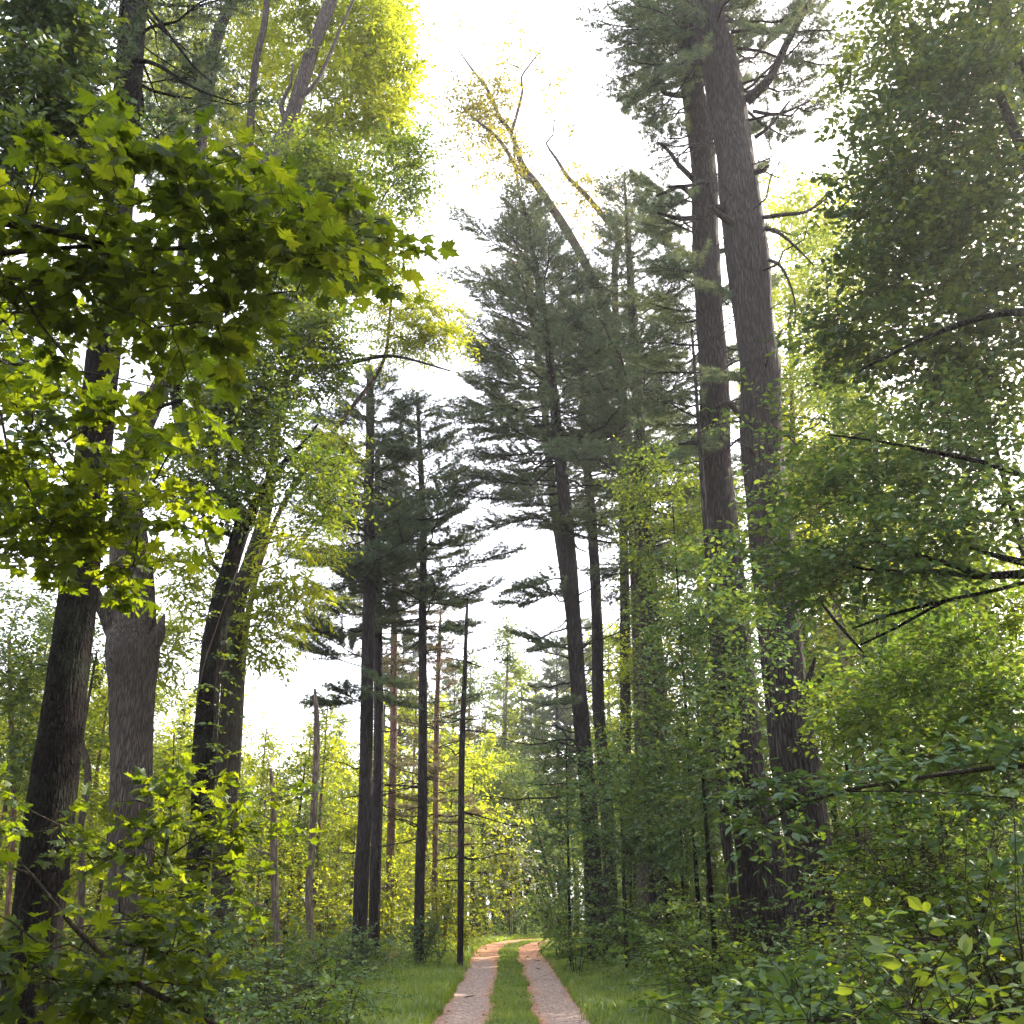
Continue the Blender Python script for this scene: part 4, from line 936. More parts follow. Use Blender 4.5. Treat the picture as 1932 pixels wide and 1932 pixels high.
rt2 = hardwood('hornbeam_tree', 'tall dark backlit hornbeam filling the top right corner', 'tree',
    [world_stem('trunk', [(9.6, 13, g0 - .1, .2), (9.4, 13, 5, .18), (9.1, 13.1, 10, .15), (8.8, 13.2, 15, .11), (8.6, 13.4, 19, .06)])],
    [cl(1660, 250, 13.4, 80, 60, 1.3, 70), cl(1790, 220, 13.2, 110, 70, 1.5, 140), cl(1890, 150, 13, 80, 90, 1.5, 130), cl(1740, 330, 13.2, 110, 60, 1.4, 120), cl(1870, 330, 13, 90, 80, 1.5, 130), cl(1680, 410, 13.4, 100, 60, 1.3, 100), cl(1820, 440, 13, 110, 60, 1.4, 130),
     cl(1730, 510, 13.2, 110, 50, 1.3, 110), cl(1880, 540, 12.8, 80, 60, 1.2, 100), cl(1630, 540, 13.6, 80, 50, 1.2, 60), cl(1700, 610, 13.2, 120, 50, 1.2, 90), cl(1840, 640, 12.8, 100, 50, 1.2, 90), cl(1750, 700, 13, 120, 50, 1.2, 80), cl(1600, 650, 13.8, 70, 50, 1, 40),
     cl(1900, 710, 12.6, 60, 50, 1.0, 50), cl(1840, 50, 13.2, 110, 60, 1.5, 110), cl(1700, 130, 13.8, 90, 60, 1.3, 80), cl(1720, 30, 13.6, 90, 50, 1.3, 70), cl(1920, 30, 13, 50, 60, 1.3, 60)],
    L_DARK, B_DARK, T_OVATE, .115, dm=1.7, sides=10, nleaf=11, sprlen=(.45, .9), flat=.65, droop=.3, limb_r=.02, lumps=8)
g0 = gz(8.8, 16)
rt3 = hardwood('beech_tree', 'slim beech with drooping lower branches behind the first hornbeam, right', 'tree',
    [world_stem('trunk', [(9.2, 16.5, g0 - .1, .10), (9.1, 16.5, 4, .09), (8.9, 16.4, 7, .07), (8.6, 16.3, 10.5, .03)])],
    [cl(1780, 1250, 14, 120, 60, 1.1, 70), cl(1880, 1180, 13, 70, 60, 1, 50), cl(1700, 1330, 14.5, 90, 50, 1, 55), cl(1870, 1350, 13, 80, 60, 1, 66), cl(1600, 1300, 16, 60, 60, 1, 36), cl(1800, 1430, 13, 100, 50, 1, 64), cl(1620, 1400, 15, 60, 50, 1, 36), cl(1750, 1150, 15, 80, 50, 1, 34),
     cl(1900, 1480, 12, 60, 60, .9, 46), cl(1700, 1460, 14, 80, 36, .9, 40)],
    L_WEED, B_DARK, T_OVATE, .10, sides=9, nleaf=10, sprlen=(.45, .85), flat=.75, droop=.18, limb_r=.013, lumps=6)
g0 = gz(5.4, 8.2)
rt4 = hardwood('beech_sapling', 'sapling branch with pale flat leaves slanting across the big pine trunk', 'sapling',
    [world_stem('trunk', [(5.7, 8.6, g0 - .05, .04), (5.5, 8.7, 2.6, .035), (5.2, 8.9, 3.6, .025), (4.9, 9.2, 4.2, .012)])] +
    [('limb',) + stem(p, 9.0, False) for p in ([(1990, 1440, 14, 8.6), (1860, 1450, 10, 8.8), (1720, 1470, 8, 9), (1600, 1490, 6, 9.3), (1500, 1520, 5, 9.6), (1410, 1570, 3, 9.8)],)],
    [cl(1460, 1500, 9.5, 60, 22, .5, 17), cl(1530, 1480, 9.4, 60, 22, .5, 18), cl(1440, 1560, 9.6, 50, 24, .5, 16), cl(1640, 1460, 9.1, 70, 26, .5, 18), cl(1760, 1430, 8.9, 80, 34, .5, 22), cl(1860, 1440, 8.7, 70, 40, .5, 20), cl(1720, 1500, 9, 70, 24, .5, 15), cl(1830, 1530, 8.6, 80, 30, .5, 15)],
    L_BLUE, B_TWIG, T_OVATE, .10, dm=.95, sides=8, nleaf=9, sprlen=(.25, .45), flat=.9, droop=.12, limb_r=.010, lumps=4)

# understory saplings under the right pines
def sapling(label, base, d, h, cls, mat=L_BLUE, size=.10, name='beech_sapling', T=T_OVATE, r=.05, nleaf=10, bark=B_DARK, cat='sapling', lean=(0, 0)):
    x, y = base; g = gz(x, y)
    return hardwood(name, label, cat, [world_stem('trunk', [(x, y, g - .1, r), (x + lean[0] * .4, y + lean[1] * .4, g + h * .4, r * .8), (x + lean[0], y + lean[1], g + h, r * .25)])],
                    [cl(*c) for c in cls], mat, bark, T, size, sides=8, nleaf=nleaf, sprlen=(.45, .9), flat=.7, droop=.18, limb_r=.012, lumps=6, dm=1.8)
def gp(u, d):  # ground spot under a line of sight
    p = P(u, 1740, d); return (p[0], p[1])
sapling('bushy sapling between the two big pines and the dark pine, tiers to the ground', gp(1320, 22), 22, 10,
    [(1290, 1100, 22, 70, 60, 1.2, 70), (1340, 1200, 21, 70, 60, 1.1, 75), (1250, 1190, 22, 60, 60, 1.1, 60), (1280, 1290, 21.5, 80, 50, 1.2, 80), (1360, 1290, 20, 40, 50, .8, 40), (1230, 1380, 22, 60, 60, 1.2, 60), (1310, 1390, 21, 60, 50, 1.2, 60), (1290, 1480, 21, 80, 50, 1.2, 80), (1200, 1500, 22, 60, 50, 1.2, 60), (1310, 1570, 20.5, 60, 60, 1, 60)])
sapling('tall loose-crowned sapling with yellow tips left of the second big pine', gp(1260, 26), 26, 15,
    [(1260, 880, 25, 70, 36, 1.2, 60), (1220, 940, 25, 60, 40, 1.2, 50), (1300, 940, 24.5, 60, 50, 1.2, 60), (1240, 1020, 25, 70, 50, 1.2, 70), (1330, 1020, 24, 50, 50, 1.1, 50), (1200, 1090, 25, 40, 40, 1, 30), (1350, 930, 24, 40, 60, 1, 34)], L_MID)
sapling('broad low sapling with bluish tiers right of the centre pine', gp(1180, 27), 27, 6,
    [(1190, 1430, 26.5, 60, 40, 1.2, 50), (1160, 1500, 26, 60, 40, 1.2, 56), (1230, 1460, 26, 60, 40, 1.2, 50), (1190, 1570, 26, 70, 34, 1.2, 56), (1250, 1550, 25.5, 60, 40, 1.2, 50), (1160, 1620, 26, 50, 30, 1, 34), (1230, 1630, 25.5, 50, 30, 1, 30)])
sapling('small sapling leaning over the lane in front of the centre pine', gp(1075, 33), 31, 7,
    [(1070, 1430, 33, 60, 40, 1.2, 40), (1040, 1500, 33, 50, 36, 1.2, 34), (1100, 1530, 31, 50, 40, 1.2, 36), (1060, 1590, 32, 50, 36, 1.2, 30), (1090, 1640, 31, 40, 30, 1, 24), (1130, 1450, 31, 40, 40, 1, 26)], L_BLUE, .12)
sapling('dense sapling at the left foot of the second big pine', gp(1345, 17.5), 17.5, 5,
    [(1350, 1390, 16.8, 34, 60, .7, 36), (1330, 1470, 17, 40, 40, .8, 36), (1370, 1180, 17, 40, 60, .8, 40), (1420, 1210, 16.5, 30, 40, .8, 12), (1370, 1290, 16.6, 40, 40, .7, 30), (1350, 1120, 17.5, 40, 60, .8, 40)], L_BLUE, .10)
# slim trunks inside the right wood
def trunk_tree(label, pix, d, cls, bark=B_PINE, mat=L_MID, name='slender_tree', size=.13, T=T_LEAF):
    s_ = stem(pix, d, True, flare=1.15)
    return hardwood(name, label, 'tree', [('trunk', s_[0], s_[1])], [cl(*c) for c in cls], mat, bark, T, size, sides=10, nleaf=9, sprlen=(.5, 1.0), flat=.6, lumps=6)
trunk_tree('slim grey trunk with a low fork in the wood right of the big pines', [(1712, 1650, 26), (1695, 1560, 24), (1680, 1480, 22), (1668, 1300, 21), (1662, 1180, 19), (1660, 1110, 17), (1655, 950, 13), (1650, 800, 8)], 24,
    [(1650, 780, 25, 90, 60, 1.5, 60), (1580, 700, 25, 80, 60, 1.5, 60), (1700, 900, 25, 90, 60, 1.4, 50), (1560, 500, 26, 60, 70, 1.5, 50), (1590, 1250, 25, 60, 60, 1.2, 40)])
trunk_tree('pale barkless trunk leaning left in the wood right of the big pines', [(1618, 1420, 24), (1610, 1330, 24), (1598, 1240, 20), (1580, 1150, 16), (1565, 1080, 11)], 28, [(1560, 1020, 28, 70, 60, 1.5, 40), (1540, 1330, 29, 50, 60, 1.5, 40)], B_SNAG, L_YELL)
trunk_tree('slim brown trunk beside the grey forked one', [(1684, 1420, 12), (1686, 1330, 12), (1684, 1200, 11), (1680, 1050, 9)], 30, [(1690, 1000, 30, 90, 60, 1.8, 50), (1740, 1180, 30, 80, 80, 1.8, 50)], B_RED, L_YELL)
trunk_tree('slim dark trunk far right behind the leafy bank', [(1785, 1560, 14), (1780, 1400, 13), (1778, 1250, 12), (1776, 1100, 9)], 27, [(1780, 1060, 27, 90, 60, 1.5, 50), (1850, 1280, 27, 80, 90, 1.5, 60), (1900, 1100, 27, 60, 80, 1.5, 50)], B_DARK, L_YELL)
trunk_tree('mid-wood tree showing yellow leaves through the gap right of the big pines', [(1510, 1640, 16), (1505, 1400, 15), (1500, 1100, 13), (1495, 800, 10), (1490, 600, 6)], 38, [(1500, 560, 38, 70, 70, 2, 130), (1540, 420, 38, 70, 60, 2, 150), (1490, 760, 38, 70, 80, 2, 130), (1570, 880, 38, 70, 80, 2, 130), (1540, 1200, 38, 70, 120, 2, 150), (1580, 650, 38, 70, 80, 2, 140), (1590, 520, 38, 60, 60, 2, 110), (1450, 660, 38, 50, 80, 2, 60), (1500, 980, 38, 70, 80, 2, 110), (1480, 370, 38, 50, 30, 1.5, 40)], B_PINE, L_YELL, size=.20)
# left edge slim trunks
trunk_tree('thin grey sapling trunk curving right behind the leaning dark trunk', [(155, 1650, 13), (152, 1560, 13), (166, 1480, 14), (165, 1440, 12), (152, 1400, 12), (165, 1330, 6), (183, 1230, 4)], 22, [(170, 1230, 22, 60, 50, 1.2, 50), (130, 1420, 23, 60, 70, 1.5, 50), (30, 1250, 22, 70, 70, 1.5, 70)], B_TULIP, L_MID)
trunk_tree('slim straight trunk in the far left corner of the wood', [(25, 1560, 10), (24, 1450, 10), (20, 1330, 9), (17, 1200, 7)], 24, [(30, 1150, 24, 70, 60, 1.5, 60), (70, 1300, 24, 60, 90, 1.5, 70), (40, 1430, 23, 60, 50, 1.2, 50)], B_RED, L_MID)

# ================================================================== shrubs
def bush(label, x, y, h, w, n, mat, T=T_OVATE, size=.09, nleaf=9, name='shrub', group=None, flat=.6, sprlen=(.2, .4), cat='shrub', stems=7):
    g = gz(x, y); o = thing(name, label, cat, (x, y, g), group)
    mb = MB(); tips = []
    for k in range(stems):
        a = random.uniform(0, 6.28); r = random.uniform(.2, .8) * w
        e = np.array([x + math.cos(a) * r, y + math.sin(a) * r, g + h * random.uniform(.6, 1)])
        b = np.array([x + math.cos(a) * .08, y + math.sin(a) * .08, g - .05])
        p = bez(b, (b + e) / 2 + np.array([0, 0, .25 * h]), e, 8); tube(mb, p, np.linspace(.012, .004, 8), 5); tips.append(p)
    mb.build('stem', B_TWIG, o, (x, y, g))
    N = np.vstack([t[2:] for t in tips]); mb = MB()
    j = rng.integers(0, len(N), n); t = N[j] + rng.normal(0, 1, (n, 3)) * np.array([w * .33, w * .33, h * .16])
    t[:, 2] = np.maximum(t[:, 2], gz(t[:, 0], t[:, 1]) + .05)
    prisms(mb, N[j], t, .004, .003, 1)
    d = (t - N[j]) + rng.normal(0, .3, (n, 3)) * np.array([1, 1, .35]) + np.array([0, 0, .05])
    sprays(mb, t, d, rng.uniform(sprlen[0], sprlen[1], n), nleaf, T, size, flat, .2)
    mb.build('foliage', [mat, B_TWIG], o, (x, y, g)); return o
random.seed(61)
def bpx(label, u, d, h, w, n, mat, **k):
    x, y = gp(u, d); return bush(label, x, y, h, w, n, mat, **k)
bpx('broad-leaved shrub in the bottom right corner', 1870, 5.8, 1.1, .9, 260, L_WEED, size=.10, nleaf=7)
bpx('large-leaved shrub left of the corner shrub at the foot of the bank', 1640, 6.8, 1.0, 1.0, 260, L_WEED, size=.10, nleaf=7)
bpx('rounded bramble nearest the verge on the right, pale leaf tips', 1420, 9.5, .95, .9, 210, L_BLUE, size=.11, nleaf=7)
bpx('pale-tipped bramble in front of the biggest pine', 1520, 11, .8, .7, 130, L_BLUE, size=.10, nleaf=7)
bpx('feathery olive shrub right of the biggest pine trunk', 1740, 13, 1.8, 1.2, 320, L_MID, T=T_LEAF, size=.07, nleaf=13, sprlen=(.3, .6))
bpx('tall thin-stemmed shrub halfway up the bank, far right', 1800, 10.5, 1.9, 1.2, 330, L_WEED, size=.09)
bpx('maple seedling with pale lobed leaves at the right frame edge', 1910, 7.5, 1.9, .5, 20, L_BLUE, T=T_MAPLE, size=.12, nleaf=5, name='maple_seedling', sprlen=(.2, .4), cat='sapling', stems=3)
bpx('leafy bank shrub between the corner shrub and the bramble', 1530, 7.6, .95, .9, 220, L_WEED, size=.095)
bpx('knee-high shrub at the right frame edge above the corner', 1900, 8.5, 1.2, 1.0, 240, L_MID, size=.09)
bpx('dark shrub around the foot of the second big pine', 1400, 17.5, 1.3, 1.2, 170, L_WEED, size=.09)
bpx('shrub at the foot of the biggest pine, olive leaves', 1625, 16.5, 1.2, 1.0, 170, L_MID, T=T_LEAF, size=.08, nleaf=11)
bpx('low bank shrub between the centre pine and the dark pine', 1210, 25, 1.5, 1.5, 190, L_WEED, size=.10)
bpx('soft grey-green shrub hiding the foot of the centre pine', 1085, 29, 1.5, 1.0, 150, L_WEED, size=.10)
bpx('tall bank shrub just left of the centre pine at the bend', 1055, 38, 2.4, 1.1, 190, L_WEED, size=.12)
bpx('round shrub right of the centre pine foot', 1165, 31, 2.0, 1.3, 190, L_BLUE, size=.11)
bpx('shrub midway along the right verge, light green', 1330, 16, 1.0, 1.0, 190, L_WEED, size=.10)
bpx('bank shrub under the thin curved trunk', 1330, 21, 1.5, 1.3, 180, L_WEED, size=.09)
bpx('ivy-dark shrub hiding the foot of the V-forked tree', 405, 15.5, 1.7, .9, 190, L_BLUE, size=.10)
bpx('tall dark green shrub left of the V-forked tree', 300, 14, 1.5, 1.1, 170, L_MID, size=.11)
bpx('shrub beside the short snag, mid green', 490, 20, 1.4, 1.0, 150, L_MID, size=.10)
bpx('dark shrub under the tall snag and the nearest left pine', 625, 25, 1.3, 1.1, 170, L_WEED, size=.10)
bpx('leafy weed clump at the front of the left verge', 650, 15.5, .75, .8, 120, L_WEED, size=.10, nleaf=7)
bpx('second weed clump of the left verge, further left', 560, 13.5, .9, .9, 130, L_WEED, size=.10, nleaf=7)
bpx('shrub around the foot of the nearest left pine', 690, 31, 1.1, 1.0, 130, L_BLUE, size=.11)
bpx('ivy-clad shrub around the foot of the bare-stemmed pine', 795, 33, 1.5, .7, 140, L_BLUE, size=.10)
bpx('bright sunlit shrub between the bare-stemmed pine and the thin pine', 835, 38, 3.0, 1.2, 260, L_YELL, size=.13)
bpx('second bright sunlit shrub behind the two left pine stems', 735, 41, 3.4, 1.5, 260, L_YELL, size=.14)
bpx('sunlit shrub left of the nearest left pine', 620, 40, 3.0, 1.6, 240, L_YELL, size=.14)
bpx('low yellow-green shrub at the lane edge by the thin pine', 885, 43, 1.2, 1.0, 130, L_YELL, size=.11)
bpx('pale grey-green shrub catching the light at the bend of the lane', 965, 58, 6.5, 1.8, 230, L_PALE, size=.17, nleaf=7, name='dogwood_shrub', stems=9)
bpx('dark low shrub on the outer side of the bend', 985, 64, 2.2, 1.8, 170, L_WEED, T=T_LEAF, size=.16)
bpx('second dark shrub on the outer bend, further right', 1035, 60, 2.6, 1.6, 170, L_WEED, T=T_LEAF, size=.16)
bpx('shrub on the outer bend behind the thin pine', 915, 60, 2.4, 1.8, 170, L_WEED, T=T_LEAF, size=.16)

# ================================================================== background wood: one of each kind, then copies
def copy_tree(o, parent=None):
    c = o.copy(); COL.objects.link(c)
    if parent is not None: c.parent = parent
    for ch in list(o.children):
        copy_tree(ch, c)
    return c
def proto(name, label, group, h, rad, cw, z0, nspr, mat, bark, size, lean=(0, 0), T=T_LEAF, lumps=7, r0=.10, flat=.6):
    lx, ly = lean
    s = world_stem('trunk', [(0, 0, -.3, r0 * 1.2), (lx * .12, ly * .12, h * .2, r0), (lx * .45, ly * .45, h * .5, r0 * .7), (lx * .8, ly * .8, h * .8, r0 * .4), (lx, ly, h, .02)])
    cs = []
    nL = max(4, int((h - z0) / 1.6))
    for i in range(nL):
        f = (i + .5) / nL; z = z0 + (h - z0) * f; w = cw * (math.sin(math.pi * min(1, .22 + f * .8)) ** .8)
        for k in range(3):
            a = random.uniform(0, 6.28); q = w * random.uniform(.25, .75)
            cs.append((np.array([lx * z / h + math.cos(a) * q, ly * z / h + math.sin(a) * q, z + random.uniform(-.4, .4)]), (w * .62, w * .62, (h - z0) / nL * .6), max(4, nspr // (3 * nL))))
    return hardwood(name, label, 'tree', [s], cs, mat, bark, T, size, group, dm=1.35, sides=8, nleaf=9, sprlen=(.5, 1.0), flat=flat, limb_r=.014, lumps=lumps, origin=(0, 0, 0))
random.seed(71)
G1, Lb1 = 'young hardwoods of the sunlit wood left of the lane', 'young hardwood with bright leaves in the sunlit wood left of the lane'
G2, Lb2 = 'tall hardwoods standing far back', 'tall round-crowned hardwood standing far back in the wood'
G3, Lb3 = 'thin dark leaning trunks at the bend', 'thin dark trunk leaning left in the thicket beyond the bend'
G4, Lb4 = 'young hardwoods up the right-hand bank', 'young hardwood with open foliage up the right-hand bank'
G5, Lb5 = 'distant pines', 'distant pine with a ragged crown beyond the bend'
p1 = proto('young_hardwood', Lb1, G1, 9.5, 0, 2.3, 1.0, 420, L_YELL, B_RED, .16)
p1b = proto('young_hardwood', Lb1, G1, 7.0, 0, 2.1, .6, 360, L_YELL, B_TULIP, .15)
p1c = proto('young_hardwood', 'darker green young hardwood in the sunlit wood left of the lane', G1, 7.5, 0, 2.0, .8, 330, L_MID, B_DARK, .14, (.5, .2))
p2 = proto('tall_hardwood', Lb2, G2, 17, 0, 3.4, 4.0, 620, L_MID, B_GREY, .20, (.6, 0), r0=.2)
p2b = proto('tall_hardwood', Lb2, G2, 14, 0, 3.0, 3.0, 560, L_YELL, B_TULIP, .20, (-.5, .3), r0=.16)
p3 = proto('leaning_thin_tree', Lb3, G3, 10.5, 0, 1.7, 4.6, 190, L_MID, B_DARK, .17, (-2.4, .3), r0=.13)
p3b = proto('leaning_thin_tree', Lb3, G3, 9.0, 0, 1.6, 3.8, 170, L_WEED, B_DARK, .16, (-1.9, -.3), r0=.10)
p4 = proto('young_hardwood', Lb4, G4, 10, 0, 2.3, 1.2, 380, L_MID, B_DARK, .15, (-.5, 0))
p4b = proto('young_hardwood', Lb4, G4, 7.5, 0, 2.1, .9, 340, L_WEED, B_DARK, .14, (.3, 0))
def place(p, used, x, y, s=1.0, rot=None):
    o = p if not used[0] else copy_tree(p); used[0] = True
    o.location = (x, y, gz(x, y)); o.rotation_euler = (0, 0, random.uniform(0, 6.28) if rot is None else rot); o.scale = (s, s, s)
    return o
u1, u1b, u1c, u2, u2b, u3, u3b, u4, u4b = ([False] for _ in range(9))
random.seed(73)
for (u, d, s) in [(470, 46, 1.0), (-10, 32, 1), (70, 36, 1.15), (140, 30, .8), (215, 38, 1.1), (290, 33, .85), (360, 40, 1.0), (430, 36, .75), (500, 44, .85), (560, 48, .95), (630, 52, 1.1), (700, 50, 1.15), (770, 54, 1.25), (840, 52, 1.15), (890, 58, 1.3), (660, 46, .8), (300, 46, 1.1), (120, 46, 1.2), (20, 44, 1.3), (460, 52, .9), (-60, 38, 1.2), (800, 47, .9), (180, 25, .6), (60, 27, .7), (300, 27, .65), (340, 30, .8), (-30, 26, .8), (120, 33, .9), (250, 44, 1.2), (380, 48, 1.1), (480, 40, .8), (540, 43, .9), (590, 45, 1.0), (430, 56, 1.0), (600, 57, 1.1), (680, 58, 1.2), (330, 54, 1.1), (-100, 44, 1.2), (180, 52, 1.2), (520, 60, 1.05), (860, 62, 1.2), (740, 62, 1.25)]:
    q = gp(u, d); k = random.random()
    pp, uu = (p1, u1) if k < .42 else (p1b, u1b) if k < .74 else (p1c, u1c)
    place(pp, uu, q[0], q[1], s * random.uniform(.85, 1.15))
for (u, d, s) in [(-20, 55, 1.0), (80, 60, 1.05), (190, 58, 1.0), (300, 62, .95), (400, 66, .8), (720, 70, 1.0), (800, 74, 1.1), (870, 78, 1.15), (940, 84, 1.4), (1000, 88, 1.5), (1070, 84, 1.55), (1150, 80, 1.6), (620, 74, .85), (500, 74, .7), (900, 68, .85), (960, 72, .8), (1030, 76, .85),
                  (1230, 76, 1.2), (1560, 44, 1.2), (1660, 42, 1.2), (1760, 44, 1.25), (1860, 42, 1.2), (1960, 40, 1.2), (1428, 44, 1.15), (1350, 40, 1.05), (1290, 42, .9), (1230, 46, .8), (1700, 34, 1.0)]:
    q = gp(u, d)
    if not u2[0]: place(p2, u2, q[0], q[1], s)
    elif not u2b[0]: place(p2b, u2b, q[0], q[1], s)
    else: place(p2 if random.random() < .5 else p2b, [True], q[0], q[1], s)
for i, (u, d, s) in enumerate([(935, 66, .95), (958, 69, 1.05), (975, 65, 1.0), (992, 68, 1.1), (1004, 66, .9), (1016, 70, 1.1), (1028, 66, 1.0), (1042, 68, 1.1), (1056, 65, .95), (920, 70, 1.05), (1070, 70, 1.0), (985, 74, 1.1), (1035, 75, 1.15), (900, 66, .95), (950, 76, 1.1), (1010, 79, 1.1)]):
    q = gp(u, d); pp, uu = ((p3, u3), (p3b, u3b))[i % 2]
    place(pp, uu, q[0], q[1], s, random.uniform(-.5, .5))
for i, (u, d, s) in enumerate([(1560, 31, .9), (1640, 30, .8), (1720, 28, .85), (1800, 24, .75), (1880, 24, .85), (1950, 22, .85), (1600, 36, 1.1), (1700, 38, 1.1), (1820, 34, 1.1), (1920, 32, 1.1), (1520, 27, .6), (1440, 30, .7), (1340, 32, .7), (1300, 38, .8), (1390, 40, .9), (1200, 42, .8), (1140, 46, .8), (1760, 20, .5), (1860, 18, .5), (1110, 52, .7), (1160, 56, .75), (1210, 50, .7), (1260, 54, .75), (1310, 48, .75), (1360, 52, .8), (1420, 50, .85), (1090, 60, .75), (1240, 62, .8), (1460, 44, .8), (1190, 37, .55), (1290, 30, .5)]):
    q = gp(u, d); pp, uu = ((p4, u4), (p4b, u4b))[i % 2]
    place(pp, uu, q[0], q[1], s)
# distant pines
random.seed(81)
first = None
for (u, d, hh) in [(1015, 84, 20), (1060, 78, 22), (950, 92, 22), (1110, 82, 25), (740, 70, 20), (850, 86, 22)]:
    x, y = gp(u, d); s = hh / 20
    if first is None:
        path = catmull(np.array([(0, 0, -.3, .22), (.1, 0, 6, .18), (.05, .1, 13, .11), (0, 0, 20, .02)]), .4)
        first = thing('distant_pine', Lb5, 'pine tree', (0, 0, 0), G5); pr = (path[:, :3], path[:, 3])
        stem_mesh('trunk', pr, B_PINE, first, (0, 0, 0), 8); pn = Pine(); pn.whorls(pr[0], pr[1], 5, 19.8, 3.4, .8, 5, .25, .8, (-.05, .6)); pn.dead(pr[0], pr[1], 2, 6, 8)
        pn.build(first, (0, 0, 0), B_PINE, size=.17); o = first
    else: o = copy_tree(first)
    o.location = (x, y, gz(x, y)); o.rotation_euler = (0, 0, random.uniform(0, 6)); o.scale = (s, s, s)

# far wood that reads as one mass
def far_wood():
    mb = MB(); pos = []; r = np.random.default_rng(5)
    for k in range(520):
        a = math.radians(r.uniform(-42, 42)); d = r.uniform(84, 150); x, y = d * math.sin(a), d * math.cos(a)
        h = r.uniform(11, 17) * (1.25 if x > -8 else .92); w = r.uniform(2.2, 4)
        n = int(230 * h / 13); q = nrm(r.normal(size=(n, 3))) * r.random((n, 1)) ** .4
        c = np.array([x, y, gz(x, y) + h * .52]); pos.append(c + q * np.array([w, w, h * .5]) * (1 + .25 * np.sin(q[:, :1] * 7 + q[:, 2:] * 9 + k)))
        b = np.array([x, y, gz(x, y) - .3]); prisms(mb, b, b + np.array([0, 0, h * .8]), .16, .06, 1)
    p = np.vstack(pos); n = len(p)
    inst(mb, T_LEAF, p, r.normal(size=(n, 3)), np.array([[0, 0, 1.0]]) + r.normal(0, .5, (n, 3)), r.uniform(.35, .6, n), None, 0)
    o = structure(mb.build('distant_wood', [L_MID, B_GREY]), 'stuff'); o['label'] = 'far wood closing the view behind the trees'; o['category'] = 'wood'
far_wood()

def near_wood():  # trees out of view around the camera, added to dim the front light
    mb = MB(); pos = []; r = np.random.default_rng(8)
    spots = [(x * s_, y) for y in np.arange(-34, 3, 4.2) for x in (4.5, 8.5, 13, 18) for s_ in (-1, 1)] + [(-14, 8), (-17, 13), (-20, 19), (-12, 3), (-24, 26), (14, 5), (19, 9)]
    for (x, y) in spots:
        x += r.uniform(-1.2, 1.2); y += r.uniform(-1.5, 1.5); h = r.uniform(13, 19); w = r.uniform(2.2, 3.2)
        n = 900; q = nrm(r.normal(size=(n, 3))) * r.random((n, 1)) ** .4
        g = float(gz(x, y)); c_ = np.array([x, y, g + h * .56]); pos.append(c_ + q * np.array([w, w, h * .46]) * (1 + .25 * np.sin(q[:, :1] * 7 + q[:, 2:] * 9)))
        b_ = np.array([x, y, g - .3]); prisms(mb, b_, b_ + np.array([0, 0, h * .85]), .18, .06, 1)
    p = np.vstack(pos); n = len(p)
    inst(mb, T_LEAF, p, r.normal(size=(n, 3)), np.array([[0, 0, 1.0]]) + r.normal(0, .5, (n, 3)), r.uniform(.4, .65, n), None, 0)
    o = structure(mb.build('unseen_shade_wood', [L_MID, B_GREY]), 'stuff'); o['label'] = 'unseen wood behind and beside the viewpoint, added to cut the front light'; o['category'] = 'wood'
near_wood()

# ---------------------------------------------------------------- bits lying on the track
random.seed(91)
for i, (u, v, lab) in enumerate([(1384 / 1.565, 1880, 'small dark twig lying on the left wheel track'), (1014, 1828, 'dark twig lying on the right wheel track, nearest'), (1012, 1812, 'dark leaf scrap lying on the right wheel track, further on')]):
    p = P(u, v, 10); r = p - CAM; t = None
    for dd in np.arange(14, 60, .2):
        q = CAM + r * (dd / r[1])
        if q[2] < gz(q[0], q[1]) + .05: t = q; break
    if t is None: continue
    mb = MB(); a = random.uniform(0, 3); L = random.uniform(.12, .22)
    dv = np.array([math.cos(a), math.sin(a), .15]); c = np.array([t[0], t[1], gz(t[0], t[1]) + .035])
    tube(mb, bez(c - dv * L, c + np.array([.05, .05, .03]), c + dv * L, 6), np.array([.012, .014, .013, .011, .008, .004]), 6)
    o = mb.build('fallen_twig', B_TWIG, None, tuple(c)); o['label'] = lab; o['category'] = 'twig'


# ---------------------------------------------------------------- thin haze volume added to stand in for lens glare
def haze(density):
    m, nt, out = nodes('glare_veil')
    v = nt.nodes.new('ShaderNodeVolumePrincipled'); v.inputs['Color'].default_value = (.93, .94, 1, 1)
    v.inputs['Density'].default_value = density; v.inputs['Anisotropy'].default_value = .55
    nt.links.new(v.outputs[0], out.inputs['Volume'])
    mb = MB(); X = (-430, 430); Y = (-180, 630); Z = (-1.5, 46)
    V = [(x, y, z) for z in Z for y in Y for x in X]
    mb.add(V, [0, 2, 3, 1, 4, 5, 7, 6, 0, 1, 5, 4, 1, 3, 7, 5, 3, 2, 6, 7, 2, 0, 4, 6], [4] * 6)
    o = mb.build('haze', m); o['kind'] = 'stuff'; o['label'] = 'thin haze added in place of lens glare'; o['category'] = 'haze'
haze(0.0004)

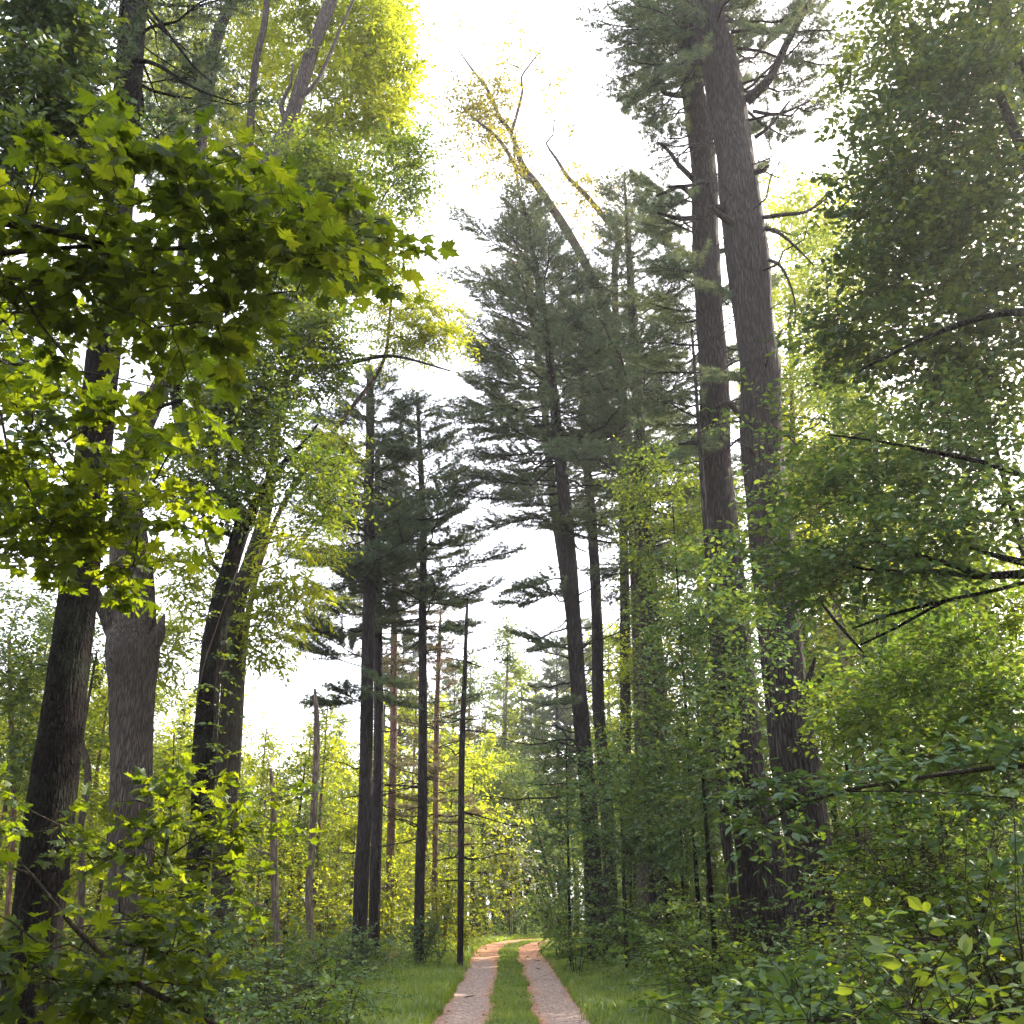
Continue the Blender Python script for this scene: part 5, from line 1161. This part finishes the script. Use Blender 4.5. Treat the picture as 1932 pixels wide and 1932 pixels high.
# ================================================================== light, sky, camera
SUN_AZ, SUN_EL = math.radians(50), math.radians(37)
w = bpy.data.worlds.new('World'); SC.world = w; w.use_nodes = True
nt = w.node_tree; nt.nodes.clear()
wo = nt.nodes.new('ShaderNodeOutputWorld'); bg = nt.nodes.new('ShaderNodeBackground')
sky = nt.nodes.new('ShaderNodeTexSky'); sky.sky_type = 'NISHITA'; sky.sun_disc = False
sky.sun_elevation = SUN_EL; sky.sun_rotation = SUN_AZ; sky.air_density = 1.0; sky.dust_density = 6.0; sky.ozone_density = 1.0; sky.altitude = 200
# thin bright overcast veil over the blue
vl = noise(nt, None, 1.6, 4)
hz = nt.nodes.new('ShaderNodeMix'); hz.data_type = 'RGBA'; hz.inputs[0].default_value = 0.45
nt.links.new(sky.outputs[0], hz.inputs[6]); hz.inputs[7].default_value = (11.0, 10.8, 11.6, 1)
nt.links.new(hz.outputs[2], bg.inputs[0]); bg.inputs[1].default_value = 0.15
nt.links.new(bg.outputs[0], wo.inputs[0])
sun = bpy.data.lights.new('sun', 'SUN'); sun.energy = 5.0; sun.angle = math.radians(.53); sun.color = (1.0, .88, .70)
so = bpy.data.objects.new('sun', sun); COL.objects.link(so)
from mathutils import Vector
sd = Vector((math.sin(SUN_AZ) * math.cos(SUN_EL), math.cos(SUN_AZ) * math.cos(SUN_EL), math.sin(SUN_EL)))
so.rotation_euler = sd.to_track_quat('Z', 'Y').to_euler(); so.location = sd * 60

cam = bpy.data.cameras.new('camera'); co = bpy.data.objects.new('camera', cam); COL.objects.link(co)
co.location = CAM; co.rotation_euler = (math.radians(90) + TH, 0, 0)
cam.sensor_fit = 'HORIZONTAL'; cam.angle = 2 * math.atan(966 / FPX); cam.clip_end = 3000; cam.clip_start = .05
SC.camera = co

SC.render.engine = 'CYCLES'
cy = SC.cycles
cy.max_bounces = 8; cy.diffuse_bounces = 4; cy.glossy_bounces = 2; cy.transmission_bounces = 5; cy.transparent_max_bounces = 4
cy.use_denoising = True; cy.sample_clamp_indirect = 8
try:
    cy.denoiser = 'OPENIMAGEDENOISE'; cy.denoising_input_passes = 'RGB_ALBEDO_NORMAL'
except Exception: pass
cy.use_adaptive_sampling = True; cy.adaptive_threshold = .02
vs = SC.view_settings; vs.view_transform = 'Standard'; vs.look = 'None'; vs.gamma = 1; vs.exposure = 1.9
